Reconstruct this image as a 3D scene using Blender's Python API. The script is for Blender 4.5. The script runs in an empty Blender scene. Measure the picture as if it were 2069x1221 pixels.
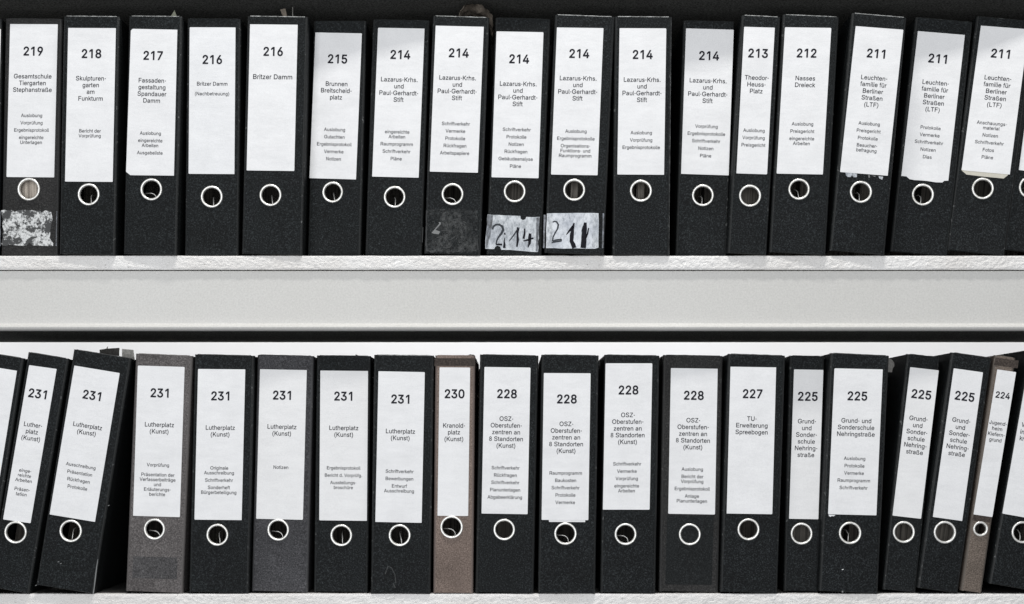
import bpy, math, random
from mathutils import Vector, noise
from mathutils.geometry import tessellate_polygon

# ------------------------------------------------------------------ camera, light, exposure
scene = bpy.context.scene
COL = scene.collection
CAM_DIST = 2.2            # metres from the lens to the front edge of the shelves
PX = 1516.0               # photograph pixels per metre at the front edge
CX, HZ = 1034.5, 878.0    # principal point of the photograph: optical axis column, eye level row

cam_data = bpy.data.cameras.new('camera')
cam = bpy.data.objects.new('camera', cam_data)
COL.objects.link(cam)
cam.location = (0, -CAM_DIST, 0)
cam.rotation_euler = (math.pi / 2, 0, 0)
cam_data.sensor_width = 36
cam_data.lens = 36 * CAM_DIST / (2069 / PX)
cam_data.shift_y = (HZ - 610.5) / 2069
cam_data.clip_start = 0.05
cam_data.clip_end = 60
scene.camera = cam

world = bpy.data.worlds.new('World')
scene.world = world
world.use_nodes = True
world.node_tree.nodes['Background'].inputs['Color'].default_value = (0.93, 0.96, 1.0, 1)
world.node_tree.nodes['Background'].inputs['Strength'].default_value = 0.17

def area_light(name, loc, target, sx, sy, watts, color):
    d = bpy.data.lights.new(name, 'AREA')
    d.shape = 'RECTANGLE'
    d.size, d.size_y, d.energy, d.color = sx, sy, watts, color
    o = bpy.data.objects.new(name, d)
    COL.objects.link(o)
    o.location = loc
    o.rotation_euler = (Vector(target) - Vector(loc)).to_track_quat('-Z', 'Y').to_euler()
    return o

area_light('front_fill_light', (-0.5, -3.6, 0.30), (0, 0, 0.05), 3.4, 2.8, 118, (0.97, 0.985, 1.0))  # unseen broad fill in front, enlarged and lowered to brighten lower row and undersides
area_light('ceiling_tube', (0.1, -0.55, 2.6), (0.1, -0.3, 0), 0.9, 0.14, 58, (1.0, 0.985, 0.95))
area_light('added_wall_light', (0, 0.62, 1.6), (0, 0.95, 0.0), 2.2, 0.25, 76, (1.0, 1.0, 1.0))  # unseen lamp added behind the shelves to brighten the white wall

vs = scene.view_settings
vs.view_transform = 'Standard'
vs.look = 'None'
vs.exposure = 0
vs.gamma = 1
vs.use_curve_mapping = False

# ------------------------------------------------------------------ helpers
def world_at(px, py, y=0.0):
    """point of the place that a photograph pixel shows, at depth y behind the shelf front"""
    f = (CAM_DIST + y) / CAM_DIST
    return Vector(((px - CX) / PX * f, y, (HZ - py) / PX * f))

class MB:
    """collects vertices and faces for ONE mesh object"""
    def __init__(self):
        self.v, self.f, self.m, self.smooth = [], [], [], []
    def face(self, pts, mat=0, smooth=False):
        n = len(self.v)
        self.v += [tuple(p) for p in pts]
        self.f.append(tuple(range(n, n + len(pts))))
        self.m.append(mat)
        self.smooth.append(smooth)
    def grid(self, fn, nu, nv, mat=0, smooth=True, closed_u=False):
        n = len(self.v)
        for j in range(nv + 1):
            for i in range(nu if closed_u else nu + 1):
                self.v.append(tuple(fn(i / nu, j / nv)))
        w = nu if closed_u else nu + 1
        for j in range(nv):
            for i in range(nu):
                i2 = (i + 1) % w
                self.f.append((n + j * w + i, n + j * w + i2, n + (j + 1) * w + i2, n + (j + 1) * w + i))
                self.m.append(mat)
                self.smooth.append(smooth)
    def box(self, x0, x1, y0, y1, z0, z1, mat=0):
        c = [(x, y, z) for z in (z0, z1) for y in (y0, y1) for x in (x0, x1)]
        for q in ((0, 1, 5, 4), (1, 3, 7, 5), (3, 2, 6, 7), (2, 0, 4, 6), (4, 5, 7, 6), (2, 3, 1, 0)):
            self.face([c[i] for i in q], mat)
    def poly(self, loops, place, mat=0):
        """flat polygon, first loop the outline and the rest holes"""
        flat = [p for l in loops for p in l]
        n = len(self.v)
        self.v += [tuple(place(p[0], p[1])) for p in flat]
        for t in tessellate_polygon([[Vector((p[0], p[1], 0)) for p in l] for l in loops]):
            a, b, c = (flat[i] for i in t)
            if (b[0] - a[0]) * (c[1] - a[1]) - (b[1] - a[1]) * (c[0] - a[0]) < 0:
                t = (t[0], t[2], t[1])
            self.f.append(tuple(n + i for i in t))
            self.m.append(mat)
            self.smooth.append(False)
    def slab(self, outline, place, place_back, mat=0):
        """a thin sheet with a real thickness: front, back and rim"""
        self.poly([outline], place, mat)
        for i in range(len(outline)):
            a, b = outline[i], outline[(i + 1) % len(outline)]
            self.face([place(*a), place_back(*a), place_back(*b), place(*b)], mat)
    def tube(self, pts, r, mat=0, seg=8):
        rings = []
        for i, p in enumerate(pts):
            p = Vector(p)
            d = (Vector(pts[min(i + 1, len(pts) - 1)]) - Vector(pts[max(i - 1, 0)])).normalized()
            a = d.orthogonal().normalized() if i == 0 else (a - d * a.dot(d)).normalized()
            b = d.cross(a)
            rings.append([p + (a * math.cos(t) + b * math.sin(t)) * r for t in [2 * math.pi * k / seg for k in range(seg)]])
        n = len(self.v)
        for ring in rings:
            self.v += [tuple(p) for p in ring]
        for i in range(len(rings) - 1):
            for k in range(seg):
                k2 = (k + 1) % seg
                self.f.append((n + i * seg + k, n + i * seg + k2, n + (i + 1) * seg + k2, n + (i + 1) * seg + k))
                self.m.append(mat)
                self.smooth.append(True)
        self.face(rings[0][::-1], mat)
        self.face(rings[-1], mat)
    def build(self, name, mats, parent=None):
        me = bpy.data.meshes.new(name)
        me.from_pydata(self.v, [], self.f)
        for m in (mats if isinstance(mats, (list, tuple)) else [mats]):
            me.materials.append(m)
        me.polygons.foreach_set('material_index', self.m)
        me.polygons.foreach_set('use_smooth', self.smooth)
        me.update()
        o = bpy.data.objects.new(name, me)
        COL.objects.link(o)
        o.parent = parent
        return o

# ------------------------------------------------------------------ materials
def new_mat(name):
    m = bpy.data.materials.new(name)
    m.use_nodes = True
    nt = m.node_tree
    b = nt.nodes['Principled BSDF']
    return m, nt, b

def nd(nt, t, **kw):
    n = nt.nodes.new(t)
    for k, v in kw.items():
        if hasattr(n, k):
            setattr(n, k, v)
        else:
            n.inputs[k].default_value = v
    return n

def coords(nt, sx=1, sy=1, sz=1, rot=(0, 0, 0)):
    """object space, shifted by a random amount for each object"""
    tc = nd(nt, 'ShaderNodeTexCoord')
    oi = nd(nt, 'ShaderNodeObjectInfo')
    mul = nd(nt, 'ShaderNodeMath', operation='MULTIPLY')
    mul.inputs[1].default_value = 37.0
    nt.links.new(oi.outputs['Random'], mul.inputs[0])
    add = nd(nt, 'ShaderNodeVectorMath', operation='ADD')
    nt.links.new(tc.outputs['Object'], add.inputs[0])
    nt.links.new(mul.outputs[0], add.inputs[1])
    mp = nd(nt, 'ShaderNodeMapping')
    mp.inputs['Scale'].default_value = (sx, sy, sz)
    mp.inputs['Rotation'].default_value = rot
    nt.links.new(add.outputs[0], mp.inputs['Vector'])
    return mp.outputs[0]

def noise_tex(nt, vec, scale, detail=2.0, rough=0.5):
    n = nd(nt, 'ShaderNodeTexNoise')
    n.inputs['Scale'].default_value = scale
    n.inputs['Detail'].default_value = detail
    n.inputs['Roughness'].default_value = rough
    nt.links.new(vec, n.inputs['Vector'])
    return n.outputs['Fac']

def ramp(nt, fac, stops):
    r = nd(nt, 'ShaderNodeValToRGB')
    e = r.color_ramp.elements
    while len(e) < len(stops):
        e.new(0.5)
    for i, (p, c) in enumerate(stops):
        e[i].position = p
        e[i].color = (*c, 1) if len(c) == 3 else c
    nt.links.new(fac, r.inputs[0])
    return r.outputs['Color']

def mix(nt, a, b, fac, mode='MIX'):
    m = nd(nt, 'ShaderNodeMix', data_type='RGBA', blend_type=mode)
    ins = [i for i in m.inputs if i.type == 'RGBA']
    for sock, v in ((ins[0], a), (ins[1], b)):
        if isinstance(v, tuple):
            sock.default_value = (*v, 1)
        else:
            nt.links.new(v, sock)
    if isinstance(fac, float):
        m.inputs[0].default_value = fac
    else:
        nt.links.new(fac, m.inputs[0])
    return [o for o in m.outputs if o.type == 'RGBA'][0]

def bump(nt, b, height, strength, dist):
    n = nd(nt, 'ShaderNodeBump')
    n.inputs['Strength'].default_value = strength
    n.inputs['Distance'].default_value = dist
    nt.links.new(height, n.inputs['Height'])
    nt.links.new(n.outputs[0], b.inputs['Normal'])

def board_mat(name, dark, mid, light, fleck=None):
    """embossed cover paper of a binder: a fine grain of dark and light specks with cloudy wear"""
    m, nt, b = new_mat(name)
    v = coords(nt)
    g = noise_tex(nt, v, 560, 3.0, 0.8)
    c = ramp(nt, g, [(0.32, dark), (0.52, mid), (0.72, light)])
    big = noise_tex(nt, v, 14, 4, 0.6)
    cloud = ramp(nt, big, [(0.25, (0.72, 0.72, 0.72)), (0.75, (1.35, 1.35, 1.35))])
    c = mix(nt, c, cloud, 1.0, 'MULTIPLY')
    w = noise_tex(nt, coords(nt, 1, 1, 0.6), 75, 6, 0.7)
    wf = ramp(nt, w, [(0.68, (0, 0, 0)), (0.80, (1, 1, 1))])
    sc = nd(nt, 'ShaderNodeMath', operation='MULTIPLY')
    nt.links.new(wf, sc.inputs[0])
    sc.inputs[1].default_value = 0.10
    c = mix(nt, c, fleck or tuple(min(1, k * 2.6) for k in light), sc.outputs[0])
    nt.links.new(c, b.inputs['Base Color'])
    b.inputs['Roughness'].default_value = 0.68
    b.inputs['Specular IOR Level'].default_value = 0.16
    bump(nt, b, g, 0.35, 0.0004)
    return m

def worn_edge_mat(name, base, pale, lo, hi):
    """corner of the board where the paper has rubbed through to the grey card in places"""
    m, nt, b = new_mat(name)
    v = coords(nt)
    a = noise_tex(nt, v, 160, 5, 0.7)
    c = ramp(nt, a, [(lo, base), (hi, pale)])
    nt.links.new(c, b.inputs['Base Color'])
    b.inputs['Roughness'].default_value = 0.7
    return m

BOARDS = {
    'black':  board_mat('black_board', (0.0004, 0.0008, 0.0010), (0.0042, 0.0055, 0.0062), (0.043, 0.050, 0.053)),
    'faded':  board_mat('faded_black_board', (0.007, 0.007, 0.0072), (0.020, 0.0198, 0.0198), (0.062, 0.061, 0.060)),
    'warm':   board_mat('warm_grey_board', (0.014, 0.0138, 0.015), (0.046, 0.046, 0.050), (0.118, 0.117, 0.125)),
    'taupe':  board_mat('taupe_board', (0.036, 0.033, 0.033), (0.100, 0.092, 0.091), (0.215, 0.199, 0.197)),
    'brown':  board_mat('brown_board', (0.068, 0.050, 0.042), (0.168, 0.129, 0.110), (0.31, 0.245, 0.215)),
    'umber':  board_mat('umber_board', (0.050, 0.039, 0.032), (0.130, 0.106, 0.089), (0.26, 0.215, 0.185)),
    'soot':   board_mat('unfaded_black_board', (0.002, 0.0025, 0.003), (0.007, 0.0085, 0.009), (0.034, 0.038, 0.040)),
    'plum':   board_mat('unfaded_taupe_board', (0.020, 0.0195, 0.020), (0.064, 0.062, 0.064), (0.15, 0.147, 0.15)),
    'cocoa':  board_mat('unfaded_brown_board', (0.020, 0.015, 0.013), (0.045, 0.036, 0.031), (0.10, 0.08, 0.07)),
}
EDGES = {}
for k, (d, p) in {'black': ((0.008, 0.0095, 0.010), (0.30, 0.31, 0.31)), 'faded': ((0.022, 0.022, 0.022), (0.25, 0.25, 0.24)),
                  'warm': ((0.045, 0.045, 0.048), (0.25, 0.24, 0.23)), 'taupe': ((0.10, 0.092, 0.09), (0.30, 0.27, 0.26)),
                  'brown': ((0.15, 0.118, 0.106), (0.32, 0.28, 0.25)), 'umber': ((0.095, 0.08, 0.068), (0.32, 0.28, 0.25))}.items():
    EDGES[k] = (worn_edge_mat(k + '_edge', d, p, 0.60, 0.86), worn_edge_mat(k + '_worn_edge', d, p, 0.34, 0.62))

def paper_mat(name, tint, dirt):
    m, nt, b = new_mat(name)
    v = coords(nt)
    f = noise_tex(nt, v, 30, 5, 0.65)
    c = ramp(nt, f, [(0.25, tuple(t * (1 - dirt) for t in tint)), (0.62, tint)])
    sp = noise_tex(nt, v, 700, 2, 0.6)
    c = mix(nt, c, ramp(nt, sp, [(0.3, (0.93, 0.93, 0.935)), (0.6, (1, 1, 1))]), 1.0, 'MULTIPLY')
    nt.links.new(c, b.inputs['Base Color'])
    b.inputs['Roughness'].default_value = 0.7
    b.inputs['Specular IOR Level'].default_value = 0.2
    h = noise_tex(nt, coords(nt, 1, 1, 2.2), 26, 3, 0.55)
    bump(nt, b, h, 0.28, 0.0025)
    return m

PAPERS = [paper_mat('label_paper', (0.80, 0.802, 0.812), 0.08), paper_mat('cool_label_paper', (0.795, 0.801, 0.815), 0.09),
          paper_mat('neutral_label_paper', (0.79, 0.79, 0.795), 0.06)]  # last one untinted, a touch greyer than the other two
CREAM = paper_mat('yellowed_paper', (0.60, 0.575, 0.50), 0.2)

def plain(name, color, rough=0.6, metal=0.0, spec=0.3):
    m, nt, b = new_mat(name)
    b.inputs['Base Color'].default_value = (*color, 1)
    b.inputs['Roughness'].default_value = rough
    b.inputs['Metallic'].default_value = metal
    b.inputs['Specular IOR Level'].default_value = spec
    return m

INK = plain('printed_ink', (0.016, 0.016, 0.022), 0.7, 0, 0.1)
INK_SOFT = plain('printed_ink_small', (0.03, 0.03, 0.036), 0.7, 0, 0.1)
MARKER = plain('felt_pen', (0.010, 0.010, 0.014), 0.7, 0, 0.1)
MARKER_THIN = plain('faded_felt_pen', (0.045, 0.05, 0.058), 0.7, 0, 0.1)

def nickel():
    m, nt, b = new_mat('nickel_ring')
    v = coords(nt)
    f = noise_tex(nt, v, 150, 5, 0.7)
    nt.links.new(ramp(nt, f, [(0.25, (0.50, 0.48, 0.43)), (0.55, (0.80, 0.795, 0.775))]), b.inputs['Base Color'])
    b.inputs['Metallic'].default_value = 0.5
    b.inputs['Roughness'].default_value = 0.36
    return m
NICKEL = nickel()
STEEL = plain('lever_steel', (0.55, 0.54, 0.52), 0.35, 0.6)
PLATE = plain('lever_plate_steel', (0.09, 0.085, 0.08), 0.5, 0.5)

def pages_mat(name, dark, light):
    m, nt, b = new_mat(name)
    v = coords(nt, 1, 1, 0.012)
    f = noise_tex(nt, v, 420, 4, 0.8)
    nt.links.new(ramp(nt, f, [(0.36, dark), (0.60, light)]), b.inputs['Base Color'])
    b.inputs['Roughness'].default_value = 0.85
    return m
PAGES = {'dim': pages_mat('page_edges', (0.02, 0.018, 0.016), (0.17, 0.155, 0.135)),
         'beige': pages_mat('beige_page_edges', (0.12, 0.10, 0.085), (0.62, 0.55, 0.47))}

def torn_mat():
    """what is left of a white sticker after it was torn off a black board"""
    m, nt, b = new_mat('torn_sticker')
    v = coords(nt)
    a = noise_tex(nt, v, 62, 7, 0.68)
    f2 = noise_tex(nt, coords(nt, 1, 1, 1, (0, 0.6, 0)), 340, 3, 0.7)
    white = ramp(nt, f2, [(0.34, (0.10, 0.105, 0.105)), (0.54, (0.62, 0.63, 0.63))])
    k = ramp(nt, a, [(0.465, (0, 0, 0)), (0.50, (1, 1, 1))])
    nt.links.new(mix(nt, (0.022, 0.023, 0.024), white, k), b.inputs['Base Color'])
    b.inputs['Roughness'].default_value = 0.5
    bump(nt, b, a, 0.5, 0.001)
    return m
TORN = torn_mat()

def tape_mat(name, dark, light, lo=0.34, hi=0.6):
    """wrinkled clear tape over a grey paper sticker"""
    m, nt, b = new_mat(name)
    v = coords(nt, 1, 1, 0.55, (0, 0.5, 0))
    a = noise_tex(nt, v, 260, 6, 0.72)
    c = ramp(nt, a, [(lo, dark), (hi, light)])
    big = noise_tex(nt, coords(nt), 45, 3, 0.5)
    c = mix(nt, c, ramp(nt, big, [(0.3, (0.72, 0.74, 0.78)), (0.65, (1.1, 1.1, 1.1))]), 1.0, 'MULTIPLY')
    nt.links.new(c, b.inputs['Base Color'])
    b.inputs['Roughness'].default_value = 0.38
    bump(nt, b, a, 0.55, 0.0012)
    return m
TAPE = tape_mat('taped_sticker', (0.20, 0.22, 0.24), (0.56, 0.585, 0.61))
TAPE_BLUE = tape_mat('taped_blue_sticker', (0.28, 0.305, 0.34), (0.60, 0.625, 0.66), 0.30, 0.55)
TAPE_EDGE = tape_mat('bare_tape_edge', (0.03, 0.033, 0.038), (0.26, 0.28, 0.32), 0.42, 0.72)
def film_mat():
    """remains of clear tape: grey rubbed film that is broken up and lets the board show through"""
    m, nt, b = new_mat('rubbed_tape_film')
    b.inputs['Base Color'].default_value = (0.15, 0.155, 0.155, 1)
    b.inputs['Roughness'].default_value = 0.6
    a = noise_tex(nt, coords(nt, 1, 1, 0.8, (0, 0.5, 0)), 230, 7, 0.78)
    big = noise_tex(nt, coords(nt), 42, 3, 0.55)
    k = nd(nt, 'ShaderNodeMath', operation='MULTIPLY')
    nt.links.new(ramp(nt, a, [(0.42, (0, 0, 0)), (0.68, (0.5, 0.5, 0.5))]), k.inputs[0])
    nt.links.new(ramp(nt, big, [(0.36, (0.1, 0.1, 0.1)), (0.58, (1, 1, 1))]), k.inputs[1])
    nt.links.new(k.outputs[0], b.inputs['Alpha'])
    return m
FILM = film_mat()
FLECKS = [plain('rub_fleck_%s' % n, (k, k * 1.02, k * 1.02), 0.8) for n, k in (('dark', 0.028), ('mid', 0.06), ('pale', 0.13))]
RUB_GLINT = plain('rubbed_card_glint', (0.20, 0.205, 0.205), 0.8)  # rubbed card, and the colour of one painted metal glint
RUB_FAINT = plain('faintly_rubbed_card', (0.048, 0.05, 0.051), 0.8)

def edge_paint():
    """white paint on the raw chipboard edge of a shelf"""
    m, nt, b = new_mat('painted_chipboard')
    v = coords(nt, 1.0, 1, 1.7, (0, -0.55, 0))
    a = noise_tex(nt, v, 240, 5, 0.62)
    pits = ramp(nt, a, [(0.27, (0.34, 0.32, 0.29)), (0.36, (0.87, 0.86, 0.85))])
    big = noise_tex(nt, coords(nt), 9, 4, 0.6)
    c = mix(nt, pits, ramp(nt, big, [(0.3, (0.90, 0.885, 0.87)), (0.6, (1, 1, 1))]), 1.0, 'MULTIPLY')
    nt.links.new(c, b.inputs['Base Color'])
    b.inputs['Roughness'].default_value = 0.6
    bump(nt, b, a, 1.0, 0.0032)
    return m
EDGE_PAINT = edge_paint()

def painted(name, color, grain, rough=0.45):
    m, nt, b = new_mat(name)
    v = coords(nt)
    a = noise_tex(nt, v, 430, 2, 0.75)
    big = noise_tex(nt, v, 3.5, 4, 0.55)
    lo = tuple(k * (1 - grain) for k in color)
    hi = tuple(min(1, k * (1 + grain)) for k in color)
    c = ramp(nt, a, [(0.3, lo), (0.7, hi)])
    c = mix(nt, c, ramp(nt, big, [(0.3, (0.955, 0.95, 0.94)), (0.65, (1, 1, 1))]), 1.0, 'MULTIPLY')
    nt.links.new(c, b.inputs['Base Color'])
    b.inputs['Roughness'].default_value = rough
    b.inputs['Specular IOR Level'].default_value = 0.3
    bump(nt, b, a, 0.06, 0.0005)
    return m
FASCIA = painted('grey_white_paint', (0.575, 0.57, 0.553), 0.09)
SHELF_TOP = painted('shelf_white_paint', (0.76, 0.755, 0.745), 0.03)
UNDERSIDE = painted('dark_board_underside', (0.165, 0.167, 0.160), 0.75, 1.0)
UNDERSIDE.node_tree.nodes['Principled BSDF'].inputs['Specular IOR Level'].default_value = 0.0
SHADED_TOP = painted('shaded_board_top', (0.03, 0.03, 0.029), 0.6, 0.9)  # board top, its dark colour also standing for shade between binders
BACK = painted('dark_gap_blocker', (0.016, 0.015, 0.014), 0.4, 0.8)
WALL = painted('white_wall_paint', (0.82, 0.825, 0.84), 0.012, 0.8)
GREY_CARD = painted('grey_card', (0.27, 0.265, 0.25), 0.3, 0.8)
SHADED_CARD = painted('shaded_grey_card', (0.055, 0.053, 0.05), 0.5, 0.8)
KRAFT = painted('crumpled_kraft_paper', (0.25, 0.215, 0.18), 0.3, 0.75)
OLIVE = painted('pale_green_card', (0.27, 0.28, 0.22), 0.12, 0.8)
BLACK_CARD = painted('black_card', (0.02, 0.02, 0.021), 0.3, 0.8)
GLYPHS = {
    '(': (333, '224,-216 235,-223 298,-208 311,-195 228,-41 196,43 166,183 165,330 200,489 263,631 309,708 305,726 284,732 228,740 172,657 96,498 58,337 58,183 95,25 131,-62'),
    ')': (333, '67,-216 106,-219 205,-55 260,99 280,260 274,344 237,498 160,659 109,736 92,742 29,726 22,715 105,561 135,484 156,407 172,260 156,113 135,36 105,-41 22,-195 29,-206'),
    '-': (333, '72,263 85,256 253,257 261,270 260,354 246,362 78,360 71,347'),
    '.': (278, '107,-12 138,-18 173,-13 216,30 217,86 173,130 138,137 110,130 68,92 66,30'),
    '0': (570, '231,-31 283,-38 339,-32 382,-17 423,9 460,46 487,88 511,144 527,207 536,277 536,410 527,480 511,543 487,599 458,643 388,701 339,719 283,726 234,720 185,703 145,676 111,641 80,593 59,543 43,480 34,410 34,270 59,144 83,88 111,46 143,12 185,-16;262,101 227,120 212,137 182,207 173,249 166,340 173,438 194,515 223,564 255,585 283,591 311,586 339,569 358,550 387,487 396,445 404,347 397,249 377,172 346,123 311,102 283,97'),
    '1': (570, '273,-22 293,-29 377,-29 391,-22 400,-8 401,692 391,709 377,716 272,716 258,711 202,668 106,587 104,482 115,461 139,455 258,545 263,538 263,-1'),
    '2': (570, '62,-22 80,-29 493,-29 508,-22 517,-8 518,83 500,104 269,106 258,111 448,335 494,419 508,496 500,566 479,615 447,657 395,698 318,722 283,726 241,721 199,710 164,693 117,657 86,615 67,573 54,489 63,468 80,460 164,460 178,466 188,482 201,545 216,566 255,589 304,589 346,569 364,545 373,503 365,454 332,398 54,76 52,-1'),
    '3': (570, '214,-31 271,-38 320,-35 400,-10 467,42 508,109 520,158 521,235 493,312 467,348 432,380 397,400 342,417 343,424 492,606 497,620 496,697 485,711 467,716 82,716 68,708 59,690 59,606 68,589 89,581 303,578 172,417 169,333 174,319 187,308 299,301 334,288 355,272 373,249 382,221 381,165 369,139 332,109 299,99 250,99 216,109 187,130 173,153 162,193 145,206 47,206 27,186 37,116 65,60 106,18 151,-10'),
    '4': (570, '336,-22 357,-29 434,-29 448,-24 461,-1 461,111 532,116 546,131 549,146 549,223 543,237 525,248 461,251 460,433 455,447 441,457 350,458 329,443 325,251 186,251 336,527 416,671 420,692 413,706 392,716 308,716 289,706 26,230 21,209 21,139 28,123 42,114 322,113 326,-1'),
    '5': (570, '220,-31 277,-38 326,-33 396,-8 432,18 466,53 492,95 508,135 521,221 516,277 502,326 459,399 419,438 382,459 333,474 284,480 205,466 215,571 221,581 459,581 480,589 490,613 489,690 484,704 459,716 186,716 116,716 102,710 93,697 57,333 74,314 158,303 242,341 305,340 333,326 365,291 379,256 383,221 378,179 352,130 312,102 277,97 235,105 211,123 190,151 179,188 165,202 74,204 52,193 47,172 54,123 81,63 116,22 158,-8'),
    '6': (570, '232,-31 283,-38 325,-34 402,-8 437,18 465,48 504,123 516,172 516,249 490,340 458,384 411,424 374,440 293,459 428,669 433,697 416,714 318,716 297,707 117,424 71,326 58,277 52,214 56,165 79,88 134,18 171,-8;283,94 241,107 213,130 190,179 186,214 190,249 215,298 255,324 290,328 318,323 354,298 378,249 382,214 379,179 353,125 311,98'),
    '7': (570, '103,-22 119,-29 210,-29 232,-15 521,601 521,692 504,714 210,716 77,716 56,706 49,692 49,608 61,587 77,581 361,580 96,13 94,-8'),
    '8': (570, '220,-31 281,-38 330,-35 414,-10 463,24 498,66 526,130 533,186 515,270 491,314 441,361 477,402 500,452 510,515 502,571 477,625 442,666 400,697 344,718 288,725 246,723 169,698 127,668 91,627 65,564 59,515 68,452 92,401 128,361 82,319 53,270 40,228 37,186 44,123 70,67 106,24 157,-10;260,423 232,435 209,459 199,487 199,529 211,557 233,578 260,589 302,590 336,578 359,557 370,529 369,480 351,448 330,431 309,423;246,100 204,120 185,144 174,186 180,221 202,256 225,274 281,288 319,284 344,274 379,240 394,193 390,158 372,128 344,107 288,96'),
    '9': (570, '145,-22 164,-29 255,-29 276,-16 453,265 494,349 513,412 518,468 515,517 503,566 466,636 437,668 374,708 283,726 199,709 135,671 81,601 55,524 52,475 62,391 79,349 108,306 156,265 192,247 277,230 138,13 136,-8;262,361 234,373 200,412 187,475 191,510 201,538 234,576 262,589 311,589 339,574 368,538 380,503 379,440 367,407 339,374 311,361'),
    'A': (667, '11,-6 23,-13 128,-8 198,190 464,190 541,-10 653,-8 654,8 514,400 394,734 270,736;240,297 235,302 331,604 353,533 429,300'),
    'B': (667, '76,-6 89,-13 418,-10 509,14 564,50 598,92 617,141 624,197 619,246 600,295 572,334 501,379 555,421 579,456 595,533 586,597 568,638 533,680 488,713 446,729 355,740 79,736;201,420 198,631 355,632 411,624 446,605 471,568 478,526 463,477 439,449 383,424;201,94 198,316 404,313 467,282 490,253 506,197 498,155 474,125 404,98'),
    'D': (722, '75,-6 87,-13 388,-8 514,35 563,70 603,113 659,225 677,365 658,505 632,568 583,638 514,694 395,734 77,736;199,94 193,106 194,631 374,627 451,601 493,568 532,512 558,414 558,309 535,224 514,187 480,148 409,109 311,95'),
    'E': (667, '84,-6 97,-13 594,-13 608,-6 609,85 601,94 212,99 216,314 566,314 577,323 578,407 567,421 272,422 212,428 213,631 594,633 605,645 602,736 97,740 83,729'),
    'F': (611, '78,-6 90,-13 188,-13 198,-6 201,302 527,309 528,400 517,410 199,414 200,631 335,633 552,633 563,652 563,729 552,740 90,740 77,729'),
    'G': (778, '330,-16 404,-23 516,-6 572,17 649,75 686,124 711,180 724,229 728,369 712,379 418,377 410,362 410,285 418,273 604,271 604,243 583,187 545,138 509,113 460,94 362,93 285,118 223,173 198,215 180,264 167,362 181,467 197,509 222,552 263,593 355,634 432,636 495,617 530,595 570,551 607,486 712,486 722,502 705,558 649,647 565,710 460,745 390,750 271,728 210,698 126,621 89,561 52,439 51,292 66,222 123,110 167,61 271,-2'),
    'H': (722, '72,-6 85,-13 176,-13 186,-6 188,316 197,318 533,318 536,-6 554,-13 638,-13 650,-6 651,722 638,740 547,740 535,729 533,426 190,426 187,729 176,740 75,736'),
    'I': (278, '17,-6 30,-13 247,-13 261,-6 261,87 183,99 183,631 260,638 262,729 247,740 30,740 16,729 18,638 93,633 96,624 96,99 21,92'),
    'J': (500, '181,-16 239,-22 288,-16 339,5 382,40 412,82 431,138 436,733 421,740 344,740 332,733 330,530 330,208 323,152 302,114 267,91 232,85 197,92 163,117 144,152 132,257 43,260 29,250 35,145 55,82 85,39 126,5'),
    'K': (667, '74,-6 87,-13 178,-13 190,-6 192,232 283,328 521,-7 640,-13 653,-6 652,8 366,407 528,588 653,729 640,740 514,738 192,385 191,729 178,740 76,736'),
    'L': (556, '73,-6 86,-13 506,-13 522,-6 523,85 513,94 191,97 190,400 190,729 170,740 86,740 72,729'),
    'M': (833, '68,-6 81,-13 165,-13 175,1 179,516 375,-12 452,-13 465,-6 655,523 657,-6 669,-13 753,-13 765,-6 766,267 766,722 760,738 634,740 620,732 417,152 214,732 200,740 74,739 67,722'),
    'N': (722, '71,-6 84,-13 175,-13 186,1 182,556 525,-9 637,-13 651,-6 651,732 637,740 553,740 538,729 539,174 197,736 74,736'),
    'O': (778, '322,-16 388,-23 451,-17 514,-1 570,27 654,103 685,152 727,285 728,439 712,509 686,572 654,622 570,700 458,743 388,750 325,744 206,698 129,627 93,572 66,509 52,439 45,362 52,285 65,222 94,152 129,99 210,26 269,-3;388,89 346,92 281,117 220,172 177,257 163,362 178,473 220,555 276,608 346,634 388,638 472,623 531,586 562,551 601,467 615,362 601,257 561,173 528,139 472,104'),
    'P': (667, '79,-6 91,-13 189,-13 199,-6 203,252 406,255 462,266 539,307 576,344 613,414 626,498 612,582 594,624 560,666 504,707 413,735 81,736;203,360 201,631 399,629 462,599 490,562 503,498 499,456 469,400 441,379 399,364'),
    'R': (722, '85,-6 97,-13 202,-13 212,-6 216,270 384,270 559,-10 692,-12 699,8 527,288 608,344 657,420 671,505 656,589 594,677 538,711 440,736 90,739 83,722;216,377 216,633 426,629 475,616 503,598 527,568 541,505 528,442 503,411 426,381'),
    'S': (667, '256,-19 387,-23 485,3 562,53 615,142 617,247 601,289 548,347 471,389 254,454 206,485 191,507 188,562 219,605 254,628 331,642 380,638 443,613 473,583 499,528 597,527 610,534 600,597 569,653 534,688 478,723 401,745 289,747 198,722 125,674 101,646 73,590 65,534 71,485 88,443 121,402 212,349 436,281 485,248 498,226 497,170 457,117 422,98 338,83 254,96 219,113 180,156 163,206 48,205 49,156 64,114 109,51 184,2'),
    'T': (611, '251,-6 262,-13 353,-13 363,1 364,631 570,633 580,645 580,729 570,740 367,740 45,740 31,729 31,645 38,634 249,631'),
    'U': (722, '288,-17 414,-22 512,9 589,71 635,151 651,249 650,732 638,740 540,736 531,214 516,172 491,136 428,98 365,88 309,93 238,130 207,172 186,256 185,732 176,740 78,739 71,725 71,249 87,151 131,74 169,36 211,9'),
    'V': (667, '272,-6 289,-13 387,-13 398,-6 656,729 646,740 540,736 352,181 338,133 331,135 128,732 114,740 23,740 9,729'),
    'W': (944, '202,-6 219,-13 317,-13 328,-6 471,549 615,-6 632,-13 730,-13 741,-6 934,722 926,739 828,740 817,729 691,218 674,171 532,736 422,740 408,729 268,167 126,729 114,740 16,739 10,722'),
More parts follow.
